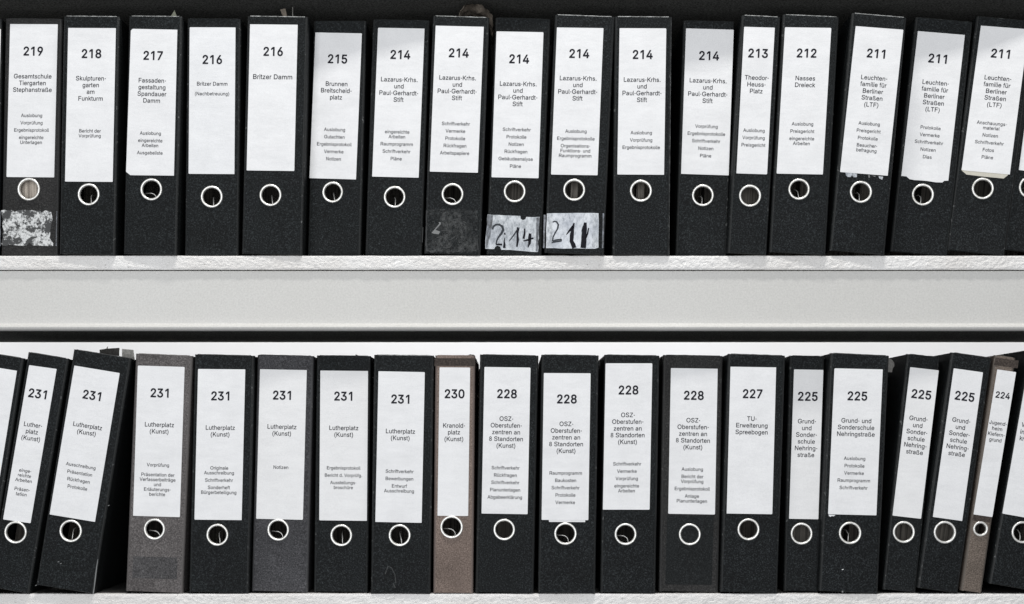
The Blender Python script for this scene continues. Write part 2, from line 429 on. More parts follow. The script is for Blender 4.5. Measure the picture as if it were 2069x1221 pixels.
    'Z': (611, '47,-6 64,-13 554,-13 568,-6 570,78 561,94 191,99 564,652 563,736 47,736 43,645 50,634 422,631 47,71'),
    'a': (556, '173,-18 275,-21 339,3 380,36 384,-4 394,-13 492,-8 489,395 471,444 419,500 380,520 310,535 233,534 184,523 140,507 79,455 47,402 50,388 135,363 149,362 198,417 275,438 338,427 368,402 378,374 380,346 371,332 142,290 79,257 51,227 30,150 38,94 55,59 93,17;205,80 170,94 148,122 156,178 198,205 331,227 381,234 377,164 349,115 289,81'),
    'b': (556, '250,-17 344,-21 414,10 455,46 497,116 513,165 522,221 522,326 497,424 474,466 420,524 344,558 294,561 218,544 168,501 162,578 162,732 148,740 70,740 57,732 57,-3 70,-13 154,-11 162,49 196,11;288,80 246,89 195,130 176,172 161,270 175,368 196,410 224,438 288,458 330,451 381,410 402,368 417,270 412,214 385,137 330,87'),
    'c': (500, '208,-17 296,-21 366,1 422,44 459,102 471,137 464,151 380,172 349,116 324,94 282,78 226,82 190,102 148,165 135,249 138,305 149,348 189,410 226,431 282,436 324,420 352,392 380,345 465,368 469,382 457,417 419,473 366,513 331,527 296,536 219,534 170,518 107,473 78,438 44,361 30,249 42,158 60,109 84,67 135,16'),
    'd': (556, '202,-17 256,-24 305,-18 361,11 396,49 403,-10 487,-13 500,-3 500,732 487,740 403,739 395,690 392,501 340,543 305,556 256,562 179,548 137,524 82,466 43,375 34,326 34,214 60,116 109,38 141,11;270,80 228,87 177,130 144,214 139,270 154,368 176,410 228,451 270,458 312,449 361,409 382,368 396,270 392,214 361,130 309,88'),
    'e': (556, '230,-17 293,-24 398,-5 472,46 498,81 514,130 419,156 383,109 349,86 293,76 251,81 216,94 182,123 163,151 149,214 510,218 523,228 523,291 514,354 479,438 441,480 377,520 328,534 237,534 188,520 116,473 65,403 38,312 34,249 47,158 69,104 118,38 160,8;153,315 160,357 180,389 237,430 321,432 370,402 398,361 405,315'),
    'f': (278, '77,-6 92,-13 167,-6 168,449 253,455 263,470 261,547 169,559 171,624 178,645 197,660 257,659 277,736 274,755 225,769 176,766 141,752 113,728 81,666 76,561 -5,547 0,456 76,449'),
    'g': (556, '206,-212 311,-216 384,-198 431,-170 486,-97 500,-9 498,523 486,530 402,528 395,470 360,505 304,533 213,534 136,501 84,446 59,404 34,313 34,208 60,117 108,50 178,6 255,-6 332,9 388,52 393,47 385,-58 360,-92 325,-111 269,-119 206,-108 136,-44 57,-86 71,-128 101,-162 136,-187;255,95 199,113 174,138 144,208 139,264 143,313 175,390 227,430 276,436 332,418 361,390 391,313 395,257 381,173 360,136 311,101'),
    'h': (556, '60,-6 73,-13 157,-13 166,-6 172,365 184,400 206,428 248,451 283,457 332,447 360,425 381,386 388,330 390,-6 402,-13 493,-9 497,330 494,393 475,463 444,508 403,540 311,561 255,555 199,528 171,502 167,729 157,740 66,739 59,722'),
    'i': (222, '59,-6 70,-13 154,-13 165,1 161,551 70,554 57,540;89,624 140,626 176,666 175,719 135,757 84,756 46,715 46,666 63,641'),
    'j': (222, '-25,-201 9,-208 93,-187 127,-159 160,-89 163,523 72,530 58,520 57,-40 43,-89 -23,-110;84,597 135,596 175,632 174,688 137,723 86,723 48,688 42,660 47,632'),
    'k': (500, '58,-6 71,-13 161,-6 163,190 204,231 379,-11 498,-9 498,8 281,309 470,519 485,540 477,554 365,551 169,333 162,729 148,740 60,736'),
    'l': (222, '119,-9 189,-15 217,-8 226,5 210,84 161,89 149,110 147,705 145,733 133,740 63,740 49,726 49,117 57,61 74,26'),
    'm': (833, '61,-6 73,-13 157,-13 167,-6 172,358 199,408 248,435 311,430 336,414 355,386 367,-11 458,-13 469,-6 471,337 485,393 521,427 570,437 605,432 639,414 657,386 664,106 668,-9 759,-13 774,1 768,407 749,456 723,491 689,516 640,535 549,534 479,503 437,458 402,500 353,531 262,536 227,524 171,481 157,529 73,530 60,519'),
    'n': (556, '60,-6 73,-13 157,-13 166,-6 171,344 199,402 248,430 283,436 327,428 360,406 380,372 388,316 390,-6 402,-13 486,-13 496,-6 497,134 494,372 475,442 444,486 402,517 360,531 304,536 248,529 199,505 171,479 157,529 66,528 59,512'),
    'o': (556, '221,-17 327,-19 411,13 472,74 495,116 520,200 520,312 492,403 439,477 404,504 341,530 229,533 152,503 84,438 46,354 33,249 46,158 64,109 89,69 145,15;250,80 201,103 157,165 142,249 146,305 159,350 201,410 236,431 306,433 355,411 399,347 411,298 410,207 383,133 355,101 320,82'),
    'p': (556, '58,-201 70,-208 161,-201 167,37 218,-4 252,-18 344,-21 420,13 477,72 499,114 520,198 522,310 498,403 456,467 414,506 344,534 294,536 224,523 162,469 154,528 70,530 57,520;280,78 224,97 193,128 165,205 161,261 176,352 196,392 246,428 294,436 357,415 384,387 413,310 417,254 404,170 384,128 330,83'),
    'r': (333, '57,-6 69,-13 146,-13 158,-6 163,351 177,386 209,417 265,432 321,430 325,526 314,537 293,537 230,531 188,511 160,485 157,519 146,530 69,530 55,519'),
    's': (500, '185,-17 253,-24 358,-5 407,24 435,53 460,102 466,144 459,193 428,243 364,284 204,328 165,361 167,396 183,418 218,436 253,441 323,421 365,365 455,389 441,438 393,496 351,520 302,533 204,533 149,515 84,466 57,417 51,375 60,319 92,272 155,234 316,190 351,158 346,116 325,95 246,75 176,94 155,116 134,158 40,137 50,81 78,40 113,11'),
    't': (278, '159,-12 232,-18 267,-8 274,2 256,86 190,88 169,114 167,450 258,457 263,541 253,554 168,555 167,632 162,683 71,683 65,555 8,554 -6,541 -1,457 67,450 67,135 75,72 106,18'),
    'u': (556, '192,-13 248,-20 304,-13 353,11 388,43 393,-6 402,-13 486,-13 496,-6 497,519 486,530 392,526 388,211 373,141 353,113 304,85 227,89 195,113 174,148 168,197 167,519 157,530 63,526 59,190 68,113 109,36 150,4'),
    'v': (500, '198,-6 212,-13 302,-6 489,512 478,530 383,526 266,183 254,142 247,144 117,526 23,530 9,519'),
    'w': (722, '164,-6 177,-13 254,-13 265,-6 359,353 457,-6 471,-13 555,-9 707,519 695,530 604,528 517,204 506,156 408,529 310,524 219,165 121,524 23,528 17,512'),
    'y': (500, '62,-204 121,-211 184,-197 237,-155 258,-120 490,517 478,530 381,524 261,171 247,144 119,524 11,524 195,-1 171,-71 149,-100 121,-109 79,-104 66,-113 47,-190'),
    'z': (500, '44,-6 56,-13 455,-9 459,78 448,89 190,92 447,442 451,512 447,526 434,530 54,526 56,430 301,427 306,421 45,71'),
    'ß': (611, '305,-16 420,-19 480,-2 516,19 546,51 565,89 571,131 566,180 537,236 425,334 411,355 411,390 452,453 470,502 467,586 440,642 364,699 273,717 217,709 168,690 132,663 95,614 76,558 70,495 70,82 70,-2 77,-11 168,-13 182,-2 188,544 208,586 231,605 273,613 308,608 336,594 353,572 363,530 354,488 299,404 300,334 336,274 447,180 460,145 455,117 406,85 329,85 266,112 250,110 217,19'),
    'ä': (556, '173,-18 275,-21 339,3 380,36 384,-4 394,-13 492,-8 489,395 471,444 419,500 380,520 310,535 233,534 184,523 140,507 79,455 47,402 50,388 135,363 149,362 198,417 275,438 338,427 368,402 378,374 380,346 371,332 142,290 79,257 51,227 30,150 38,94 55,59 93,17;139,598 170,592 197,598 233,633 239,661 232,689 191,722 142,722 104,689 97,661 103,633;344,598 401,596 439,633 440,682 408,717 352,723 310,689 303,661 309,633;205,80 170,94 148,122 156,178 198,205 331,227 381,234 377,164 349,115 289,81'),
    'ö': (556, '221,-17 327,-19 411,13 472,74 495,116 520,200 520,312 492,403 439,477 404,504 341,530 229,533 152,503 84,438 46,354 33,249 46,158 64,109 89,69 145,15;177,592 208,597 229,611 248,655 245,683 229,708 187,726 138,710 115,662 133,613;370,592 418,608 441,655 425,704 383,725 348,721 327,707 308,662 326,613;250,80 201,103 157,165 142,249 146,305 159,350 201,410 236,431 306,433 355,411 399,347 411,298 410,207 383,133 355,101 320,82'),
    'ü': (556, '192,-13 248,-20 304,-13 353,11 388,43 393,-6 402,-13 486,-13 496,-6 497,519 486,530 392,526 388,211 373,141 353,113 304,85 227,89 195,113 174,148 168,197 167,519 157,530 63,526 59,190 68,113 109,36 150,4;156,596 206,596 241,631 248,659 242,687 228,708 204,722 157,722 133,708 119,687 113,659 119,631;351,596 402,597 437,632 437,687 398,722 346,720 313,687 307,659 313,631'),
    '８': (556, '216,-16 317,-20 394,3 445,40 473,75 498,131 505,187 487,271 443,335 403,362 450,411 473,460 482,516 475,572 454,621 422,661 380,692 338,708 240,714 175,691 105,628 80,572 73,516 82,460 105,411 152,362 114,337 68,271 51,187 57,131 79,80 114,37 163,3;254,411 219,425 191,455 180,481 179,537 191,568 223,600 254,611 296,612 332,600 366,567 378,516 375,481 363,453 331,421 303,411;261,82 212,93 184,114 161,152 155,194 170,249 191,275 240,302 287,306 338,294 366,273 396,222 400,187 387,135 366,109 317,85'),
}

# ------------------------------------------------------------------ the setting
Z_UP = (HZ - 517) / PX          # top of the upper shelf
Z_LO = (HZ - 1200.5) / PX       # top of the lower shelf
BOARD = 0.0185                  # thickness of a shelf board
FASC = 0.0813                   # height from the underside of the board to the lip of the rail
X0, X1 = -1.05, 1.05

mb = MB()
mb.face([(-3, 1.0, -2.2), (3, 1.0, -2.2), (3, 1.0, 2.4), (-3, 1.0, 2.4)])
wall = mb.build('wall', WALL)
wall['kind'] = 'structure'

shelf = bpy.data.objects.new('shelf_unit', None)
COL.objects.link(shelf)
shelf.location = (0, 0, Z_LO)
shelf['label'] = 'white shelf unit with rough painted board edges holding both rows of binders'
shelf['category'] = 'shelf'

def shelf_board(z_top, seed):
    """board with a rough front edge, the rail under it, the dark underside behind the rail"""
    z0 = z_top - BOARD - Z_LO
    z1 = z_top - Z_LO
    mb = MB()
    nx, nz = 1050, 10
    def front(u, v):
        x = X0 + (X1 - X0) * u
        z = z0 + (z1 - z0) * v
        n = noise.fractal(Vector((x * 170 + z * 120 + seed, z * 300 - x * 60, seed)), 1.0, 2.0, 4)
        edge = min(v, 1 - v)
        round_ = 0.0008 * max(0.0, 1 - edge / 0.09) ** 2
        lip = 0.00035 * noise.noise(Vector((x * 30, seed, v * 3)))
        return (x, 0.0004 + round_ - 0.0008 * n * min(1.0, edge * 7 + 0.15) + 0.0003, z + (lip if v > 0.999 or v < 0.001 else 0))
    mb.grid(front, nx, nz, 0, True)
    # white paint laps a little way over a dark board top that also stands for gap shade, with an uneven edge
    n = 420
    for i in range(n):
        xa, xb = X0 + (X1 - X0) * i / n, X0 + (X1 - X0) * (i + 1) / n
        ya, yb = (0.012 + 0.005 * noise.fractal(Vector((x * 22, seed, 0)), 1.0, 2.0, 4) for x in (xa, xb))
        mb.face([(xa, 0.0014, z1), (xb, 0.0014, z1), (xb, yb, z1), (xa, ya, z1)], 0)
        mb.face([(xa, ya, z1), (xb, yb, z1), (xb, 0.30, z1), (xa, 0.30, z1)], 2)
    mb.face([(X0, 0.30, z0), (X1, 0.30, z0), (X1, 0.0014, z0), (X0, 0.0014, z0)], 1)
    mb.face([(X0, 0.30, z0), (X0, 0.30, z1), (X1, 0.30, z1), (X1, 0.30, z0)], 1)
    for x in (X0, X1):
        mb.face([(x, 0.0014, z0), (x, 0.30, z0), (x, 0.30, z1), (x, 0.0014, z1)], 1)
    mb.build('shelf_board', [EDGE_PAINT, SHELF_TOP, SHADED_TOP], shelf)
    # rail: a face a little behind the board with a rolled lip along its lower edge
    zb = z0 - FASC
    prof = [(0.012, z0 - 0.0009), (0.0062, z0 - 0.0009), (0.0046, z0 - 0.0016), (0.0042, z0 - 0.004), (0.0042, zb + 0.0098),
            (0.0026, zb + 0.0085), (0.0008, zb + 0.0076), (-0.0016, zb + 0.0063), (-0.0024, zb + 0.0045), (-0.0014, zb + 0.0025),
            (0.0008, zb + 0.0008), (0.003, zb), (0.012, zb)]
    mb = MB()
    for (ya, za), (yb, zc) in zip(prof, prof[1:]):
        mb.face([(X0, ya, za), (X0, yb, zc), (X1, yb, zc), (X1, ya, za)], 0, True)
    mb.face([(X0, 0.012, zb), (X0, 0.012, z0 - 0.0009), (X1, 0.012, z0 - 0.0009), (X1, 0.012, zb)])
    mb.build('shelf_rail', FASCIA, shelf)
    mb = MB()
    mb.box(X0, X1, 0.0125, 0.2995, zb + 0.0012, z0 - 0.0015)
    mb.build('underside_panel', UNDERSIDE, shelf)

PITCH = Z_UP - Z_LO
shelf_board(Z_UP + PITCH, 3.1)
shelf_board(Z_UP, 17.7)
shelf_board(Z_LO, 41.3)
mb = MB()
mb.box(X0, X1, 0.3005, 0.312, Z_UP - Z_LO, Z_UP + PITCH - BOARD - Z_LO)
mb.box(X0, X1, 0.3005, 0.312, -0.12, 0.312)
mb.build('gap_light_blocker', BACK, shelf)  # added dark sheets standing for the row behind, stopping wall light in the gaps

# ------------------------------------------------------------------ lettering
def text_width(s, em):
    return sum(278 if c == ' ' else GLYPHS[c][0] for c in s) * em / 1000

def set_text(mb, s, cx, base, em, place, mat, align='center'):
    """flat printed letters; place(x, z) puts a point of the label plane into the binder"""
    x = cx - text_width(s, em) / 2 if align == 'center' else cx
    for c in s:
        if c == ' ':
            x += 0.278 * em
            continue
        adv, data = GLYPHS[c]
        loops = [[tuple(float(k) * em / 1000 for k in q.split(',')) for q in l.split(' ')] for l in data.split(';')]
        loops = [[(x + a, base + b) for a, b in l] for l in loops]
        area = lambda l: sum(l[i - 1][0] * l[i][1] - l[i][0] * l[i - 1][1] for i in range(len(l)))
        solid = [l for l in loops if area(l) > 0]
        holes = [l for l in loops if area(l) < 0]
        for l in solid:              # each piece of the letter with the holes inside it
            x0, x1 = min(p[0] for p in l), max(p[0] for p in l)
            z0, z1 = min(p[1] for p in l), max(p[1] for p in l)
            mine = [h for h in holes if x0 < h[0][0] < x1 and z0 < h[0][1] < z1]
            mb.poly([l] + mine, place, mat)
        x += adv * em / 1000

def stroke(mb, pts, widths, place, mat):
    """a hand-drawn pen stroke as a ribbon"""
    n = len(pts)
    side = []
    for i, p in enumerate(pts):
        a, b = pts[max(i - 1, 0)], pts[min(i + 1, n - 1)]
        dx, dy = b[0] - a[0], b[1] - a[1]
        L = math.hypot(dx, dy) or 1
        w = widths[min(i, len(widths) - 1)] / 2
        side.append(((p[0] - dy / L * w, p[1] + dx / L * w), (p[0] + dy / L * w, p[1] - dx / L * w)))
    for (a, b), (c, d) in zip(side, side[1:]):
        mb.face([place(*a), place(*b), place(*d), place(*c)], mat)

# ------------------------------------------------------------------ binders
ZS = 2.1816              # measuring scale: the photograph was measured in enlarged strips
UNIT = 1 / (ZS * PX)     # metres per measured unit
BINDER_H = 0.318
ring_cache = {}

def finger_ring(r):
    """rolled metal eyelet, lathed; origin at its centre, axis along y"""
    if r in ring_cache:
        return ring_cache[r]
    ri = r - 0.0030
    prof = [(r, 0.0), (r, -0.0006), (r - 0.0004, -0.0013), (r - 0.0011, -0.0016), (ri + 0.0008, -0.0014),
            (ri + 0.0002, -0.0008), (ri, 0.0002), (ri, 0.0032)]
    mb = MB()
    n = 48
    mb.grid(lambda u, v: (prof[round(v * 7)][0] * math.cos(-2 * math.pi * u), prof[round(v * 7)][1],
                          prof[round(v * 7)][0] * math.sin(-2 * math.pi * u)), n, 7, 0, True, True)
    o = mb.build('finger_ring', NICKEL)
    ring_cache[r] = o.data
    bpy.data.objects.remove(o)
    return ring_cache[r]

def binder(off, row, spine, label, ring, recess, text, desc, board='black', skew=-0.03, wear=0, inside='line',
           rr=0.0147, paper=0, outline=None, extras=None, cat='binder', sides='both'):
    """spine = (top-left x, top-left y, bottom-left x, bottom-right x), label = corners TL TR BL, ring = centre,
    all measured in the enlarged strip that starts at photograph column off"""
    y0 = 0.0 if row == 0 else 661.0
    zs = Z_UP if row == 0 else Z_LO
    full = lambda p: (p[0] / ZS + off, p[1] / ZS + y0)
    tlx, tly, blx, brx = spine
    theta = math.atan2(tlx - blx, 1126 - tly if row == 0 else 1178 - tly - (brx - blx) * (tlx - blx) / 1050.0)
    f = (CAM_DIST + recess) / CAM_DIST
    w = (brx - blx) * UNIT * f / math.cos(theta)
    if theta > 0.06:
        w = (brx - blx) * UNIT * f * 1.0
    xr = world_at(full((brx, 0))[0], 0, recess).x
    root = bpy.data.objects.new('lever_arch_binder', None)
    COL.objects.link(root)
    c, s = math.cos(theta), math.sin(theta)
    root.location = (xr - w / 2 * c, recess, zs + 0.0004 + w / 2 * s)
    root.rotation_euler = (0, theta, 0)
    root['label'] = desc
    root['category'] = cat
    root['group'] = 'archive binders on the two shelves'
    ox, oz = root.location.x, root.location.z
    def loc(p):                      # measured point -> binder's own x, z on the (slightly skewed) spine
        px, py = full(p)
        x = 0.0
        for _ in range(3):
            q = world_at(px, py, recess + skew * x)
            dx, dz = q.x - ox, q.z - oz
            x, z = dx * c - dz * s, dx * s + dz * c
        return (x, z)
    sk = lambda x, y, z: (x, y + skew * x, z)
    bm, (em_plain, em_worn) = BOARDS[board], EDGES[board]
    rx, rz = loc(ring) if ring else (0, 0.085)
    r_in = rr - 0.0024
    # spine: front board with a round hole, rounded folds, short returns
    mb = MB()
    rad = 0.0040
    hw = w / 2
    circ = [(rx + r_in * math.cos(2 * math.pi * k / 40), rz + r_in * math.sin(2 * math.pi * k / 40)) for k in range(40)]
    rnd = random.Random(round(blx * 7 + row))
    tb = 0.0011
    rect = [(-hw + rad, tb), (hw - rad, tb), (hw - rad, BINDER_H - tb), (-hw + rad, BINDER_H - tb)]
    mb.poly([rect, circ], lambda x, z: sk(x, 0, z), 0)
    mb.poly([rect, circ], lambda x, z: sk(x, 0.0022, z), 0)
    for k in range(40):
        a, b = circ[k], circ[(k + 1) % 40]
        mb.face([sk(a[0], 0, a[1]), sk(b[0], 0, b[1]), sk(b[0], 0.0022, b[1]), sk(a[0], 0.0022, a[1])], 0)
    for sgn in (-1, 1):
        arc = [(sgn * (hw - rad + rad * math.sin(t)), rad - rad * math.cos(t)) for t in [math.pi / 2 * k / 5 for k in range(6)]]
        arc.append((sgn * hw, 0.0075))
        for i, ((xa, ya), (xb, yb)) in enumerate(zip(arc, arc[1:])):
            q = [sk(xa, ya, 0), sk(xb, yb, 0), sk(xb, yb, BINDER_H - 0.0006), sk(xa, ya, BINDER_H - 0.0006)]
            mb.face(q if sgn > 0 else q[::-1], 2 if (wear & 2 and sgn > 0 and i == 3) else 1 if 0 < i < 4 else 0, i < 5)
    top = 2 if wear & 1 else 1
    nseg = 14
    for k in range(nseg):            # the rubbed upper edge, slightly uneven
        xa = -hw + rad + (2 * hw - 2 * rad) * k / nseg
        xb = -hw + rad + (2 * hw - 2 * rad) * (k + 1) / nseg
        za = BINDER_H + 0.00035 * noise.noise(Vector((xa * 120 + rnd.random() * 0, blx, 1)))
        zb = BINDER_H + 0.00035 * noise.noise(Vector((xb * 120, blx, 1)))
        mb.face([sk(xa, 0, BINDER_H - tb), sk(xb, 0, BINDER_H - tb), sk(xb, 0.0008, zb), sk(xa, 0.0008, za)], top)
        mb.face([sk(xa, 0.0008, za), sk(xb, 0.0008, zb), sk(xb, 0.0022, zb), sk(xa, 0.0022, za)], top)
    mb.face([sk(-hw + rad, 0.0022, 0), sk(hw - rad, 0.0022, 0), sk(hw - rad, 0, tb), sk(-hw + rad, 0, tb)], 1)
    mb.build('spine', [bm, em_plain, em_worn], root)
    # covers
    for sgn in (-1, 1):
        mb = MB()
        xa, xb = sorted((sgn * (hw - 0.0004), sgn * (hw - 0.0026)))
        ys = 0.0078 + skew * sgn * hw
        mb.box(xa, xb, ys, 0.283, 0.001, BINDER_H - 0.0012)
        mb.build('cover', bm, root)
    # papers
    d0 = {'line': 0.10, 'hook': 0.11, 'none': 0.07, 'pages': 0.040, 'grey': 0.024, 'beige': 0.0125}[inside]
    mb = MB()
    if inside == 'grey':
        mb.box(-hw + 0.006, hw - 0.004, 0.06, 0.27, 0.004, 0.300)
        mb.box(rx - 0.004, rx + 0.006, d0, 0.0599, 0.004, 0.298)
    elif inside == 'line':
        mb.box(-hw + 0.006, hw * 0.25, d0, 0.27, 0.004, 0.300)
        mb.box(hw * 0.25 + 0.001, hw - 0.004, 0.07, 0.268, 0.004, 0.299)
    else:
        mb.box(-hw + 0.0045, hw - 0.0045, d0, 0.27, 0.004, 0.300)
    mb.build('page_block', PAGES['beige' if inside == 'beige' else 'dim'], root)
    # lever mechanism glimpsed through the hole
    if inside in ('line', 'hook'):
        mb = MB()
        k = rnd.uniform(-1, 1)
        if inside == 'line':
            pts = [(rx + 0.0012 + 0.001 * k, 0.012, rz - 0.020), (rx + 0.001 + 0.001 * k, 0.011, rz - 0.008), (rx + 0.0004, 0.0115, rz - 0.002),
                   (rx - 0.001, 0.02, rz + 0.002), (rx - 0.002, 0.05, rz + 0.004)]
        else:
            pts = [(rx - 0.011, 0.018, rz - 0.003)] + [(rx - 0.004 + 0.0085 * math.sin(t) , 0.014, rz - 0.0105 + 0.0075 * math.cos(t)) for t in [math.pi / 2 * j / 8 for j in range(9)]]
            pts.append((rx + 0.0048, 0.014, rz - 0.022))
        mb.tube(pts, 0.0007)
        mb.build('lever_wire', STEEL, root)
    # eyelet
    o = bpy.data.objects.new('finger_ring', finger_ring(rr))
    COL.objects.link(o)
    o.parent = root
    o.location = sk(rx, -0.0001, rz)
    o.rotation_euler = (0, rnd.uniform(0, 6), math.atan(skew))
    # label with its printing
    L = [loc(p) for p in label]
    tl, tr, bl = (Vector((p[0], p[1])) for p in L)
    wid, hei = (tr - tl).length, (tl - bl).length
    u, v = (tr - tl) / wid, (tl - bl) / hei
    def on_label(y):
        def place(a, b):             # a from the left edge, b down from the top edge
            p = tl + u * a + v * b
            return sk(p.x, y, p.y)
        return place
    if outline:                      # outline given as measured points
        pts = []
        for p in outline:
            q = Vector(loc(p)) - tl
            det = u.x * v.y - u.y * v.x
            pts.append(((q.x * v.y - q.y * v.x) / det, (u.x * q.y - u.y * q.x) / det))
    else:
        e = lambda: rnd.uniform(0.0002, 0.0009)
        a, b, d, g = e(), e(), e(), e()
        pts = [(0, -a), (a, 0), (wid - b, 0), (wid, -b), (wid, -hei + d), (wid - d, -hei), (g, -hei), (0, -hei + g)]
    mb = MB()
    mb.slab(pts[::-1], on_label(-0.00045), on_label(0.0), 0)
    t = text or {}
    ink_place = on_label(-0.0006)
    tcx = wid / 2 + t.get('dx', 0) * UNIT
    k = UNIT * f
    if 'n' in t:
        em = t.get('nem', 54) * k
        set_text(mb, t['n'], tcx, -t.get('no', 116) * k - 0.36 * em, em, ink_place, 1)
    y = t.get('to', 228) * k
    for line in t.get('t', []):
        em = t.get('tem', 26.6) * k
        set_text(mb, line, tcx, -y - 0.34 * em, em, ink_place, 1)
        y += t.get('tp', 29.6) * k
    y = t.get('so', 440) * k
    for item in t.get('s', []):
        em = t.get('sem', 20.2) * k
        lines = item.split('/')
        for i, line in enumerate(lines):
            set_text(mb, line, tcx + t.get('sdx', 0) * UNIT, -y - 0.32 * em, em, ink_place, 2)
            y += (21.6 if i < len(lines) - 1 else t.get('sp', 32.3)) * k
    for (line, p, em) in t.get('free', []):
        q = Vector(loc(p)) - tl
        set_text(mb, line, q.dot(u), q.dot(v) - 0.34 * em * k, em * k, ink_place, 1, 'left')
    mb.build('spine_label', [PAPERS[paper], INK, INK_SOFT], root)
    if extras:
        extras(root, loc, sk, w)
    return root

def patch(root, loc, sk, name, outline, mats, y=-0.0002, marks=(), label=None):
    """thin sheet glued on the spine, outline in measured points, with optional strips and pen strokes on it"""
    mb = MB()
    pts = [loc(p) for p in outline]
    ar = sum(pts[i - 1][0] * pts[i][1] - pts[i][0] * pts[i - 1][1] for i in range(len(pts)))
    if ar < 0:
        pts = pts[::-1]
    mb.slab(pts, lambda a, b: sk(a, y, b), lambda a, b: sk(a, 0.0, b), 0)
    for kind, geo, wd, mi in marks:
        q = [loc(p) for p in geo]
        if kind == 'stroke':
            stroke(mb, q, [k * UNIT for k in wd], lambda a, b: sk(a, y - 0.00018, b), mi)
        else:
            ar = sum(q[i - 1][0] * q[i][1] - q[i][0] * q[i - 1][1] for i in range(len(q)))
            mb.poly([q if ar > 0 else q[::-1]], lambda a, b: sk(a, y - 0.0001, b), mi)
    o = mb.build(name, mats, root)
    if label:
        o['label'] = label
    return o

def jag(outline, step, amp, seed):
    """ragged version of an outline"""
    r = random.Random(seed)
    out = []
    for i, a in enumerate(outline):
        b = outline[(i + 1) % len(outline)]
        L = math.hypot(b[0] - a[0], b[1] - a[1])
        n = max(1, int(L / step))
        for k in range(n):
            t = k / n
            j = amp if k else 0
            out.append((a[0] + (b[0] - a[0]) * t + r.uniform(-j, j), a[1] + (b[1] - a[1]) * t + r.uniform(-j, j)))
    return out

def zoomed(points, x0, y0, scale, off, base=0.0):
    """points measured in another enlargement, turned into the units of the strip at off"""
    return [((p[0] / scale + x0 - off) * ZS, (p[1] / scale + y0 - base) * ZS) for p in points]

def tab(root, pts, y, mat, off, row, recess, name='divider_tab', fold=0.0):
    """card or paper sticking up out of a binder: upright sheet, outline in photograph pixels, at depth y"""
    c, s = math.cos(root.rotation_euler.y), math.sin(root.rotation_euler.y)
    mb = MB()
    q = []
    for p in pts:
        g = world_at(p[0], p[1], y)
        dx, dz = g.x - root.location.x, g.z - root.location.z
        q.append((dx * c - dz * s, dx * s + dz * c))
    ar = sum(q[i - 1][0] * q[i][1] - q[i][0] * q[i - 1][1] for i in range(len(q)))
    if ar < 0:
        q = q[::-1]
    yy = y - root.location.y
    x0 = min(p[0] for p in q)
    pl = lambda d: (lambda a, b: (a, yy + d + fold * (a - x0), b))
    mb.slab(q, pl(0), pl(0.0006), 0)
    mb.poly([q[::-1]], pl(0.0006), 0)
    return mb.build(name, mat, root)

# ------------------------------------------------------------------ upper row
LAZ = ['Lazarus-Krhs.', 'und', 'Paul-Gerhardt-', 'Stift']
LEU = ['Leuchten-', 'familie für', 'Berliner', 'Straßen', '(LTF)']
OSZ = ['OSZ-', 'Oberstufen-', 'zentren an', '８ Standorten', '(Kunst)']
LUT = ['Lutherplatz', '(Kunst)']
GRU = ['Grund-', 'und', 'Sonder-', 'schule', 'Nehring-', 'straße']

binder(0, 0, (-240, 78, -258, -9), ((-206, 127), (4, 129), (-222, 770)), None, 0.010, None,
       'black binder cut off at the left end of the upper row, only a sliver showing')

def x219(root, loc, sk, w):
    Z = lambda pts: zoomed(pts, 0, 340, 6.785, 0)
    out = Z([(15, 580), (60, 572), (160, 575), (200, 600), (260, 575), (385, 578), (540, 580), (570, 605), (620, 580), (700, 592), (715, 660), (722, 700),
             (700, 800), (690, 900), (680, 960), (730, 1030), (728, 1068), (560, 1062), (450, 1062), (400, 1022), (370, 1058), (200, 1055), (30, 1060), (22, 1040), (50, 900), (40, 700)])
    patch(root, loc, sk, 'torn_sticker', jag(out, 14, 3, 5), [TORN, TAPE_EDGE], marks=[
        ('strip', Z([(6, 590), (12, 590), (10, 1070), (2, 1070)]), 0, 1),
        ('strip', Z([(775, 590), (786, 590), (776, 1068), (765, 1068)]), 0, 1)], label='torn remains of a white sticker under clear tape')
binder(0, 0, (22, 78, 3, 256), ((45, 107), (255, 108), (29, 781)), (127, 835), 0.010,
       dict(n='219', no=118, to=230, t=['Gesamtschule', 'Tiergarten', 'Stephanstraße'], so=403,
            s=['Auslobung', 'Vorprüfung', 'Ergebnisprotokoll', 'eingereichte/Unterlagen']),
       'black binder marked 219 with a torn black and white sticker at its foot', board='faded', inside='beige', rr=0.0152, extras=x219, wear=0)

binder(0, 0, (279, 72, 259, 508), ((301, 124), (511, 125), (287, 801)), (391, 858), -0.003,
       dict(n='218', no=112, to=222, t=['Skulpturen-', 'garten', 'am', 'Funkturm'], so=454, s=['Bericht der/Vorprüfung']),
       'black binder marked 218, its long label reaching down to the ring', wear=1)

def x217(root, loc, sk, w):
    tab(root, [(343, 60), (344, 35), (352.5, 21), (358, 36), (358, 60)], 0.05, OLIVE, 0, 0, 0)
binder(0, 0, (566, 75, 542, 780), ((577, 128), (782, 132), (555, 772)), (667, 836), -0.003,
       dict(n='217', no=115, to=226, t=['Fassaden-', 'gestaltung', 'Spandauer', 'Damm'], so=459, s=['Auslobung', 'eingereichte/Arbeiten', 'Ausgabeliste']),
       'black binder marked 217 with a pointed pale green tab rising behind its top', wear=1, inside='hook', skew=-0.05,
       outline=[(577, 136), (585, 128), (782, 132), (767, 775), (575, 773), (556, 758)], extras=x217)

binder(360, 0, (39, 85, 28, 266), ((51, 121), (253, 122), (46, 767)), (148, 868), 0.009,
       dict(n='216', no=141, to=249, tem=22.5, t=['Britzer Damm'], so=293, s=['(Nachbetreuung)'], sem=20.5),
       'black binder marked 216 with two short lines of small print high on its label', skew=-0.01, rr=0.0147, paper=1)

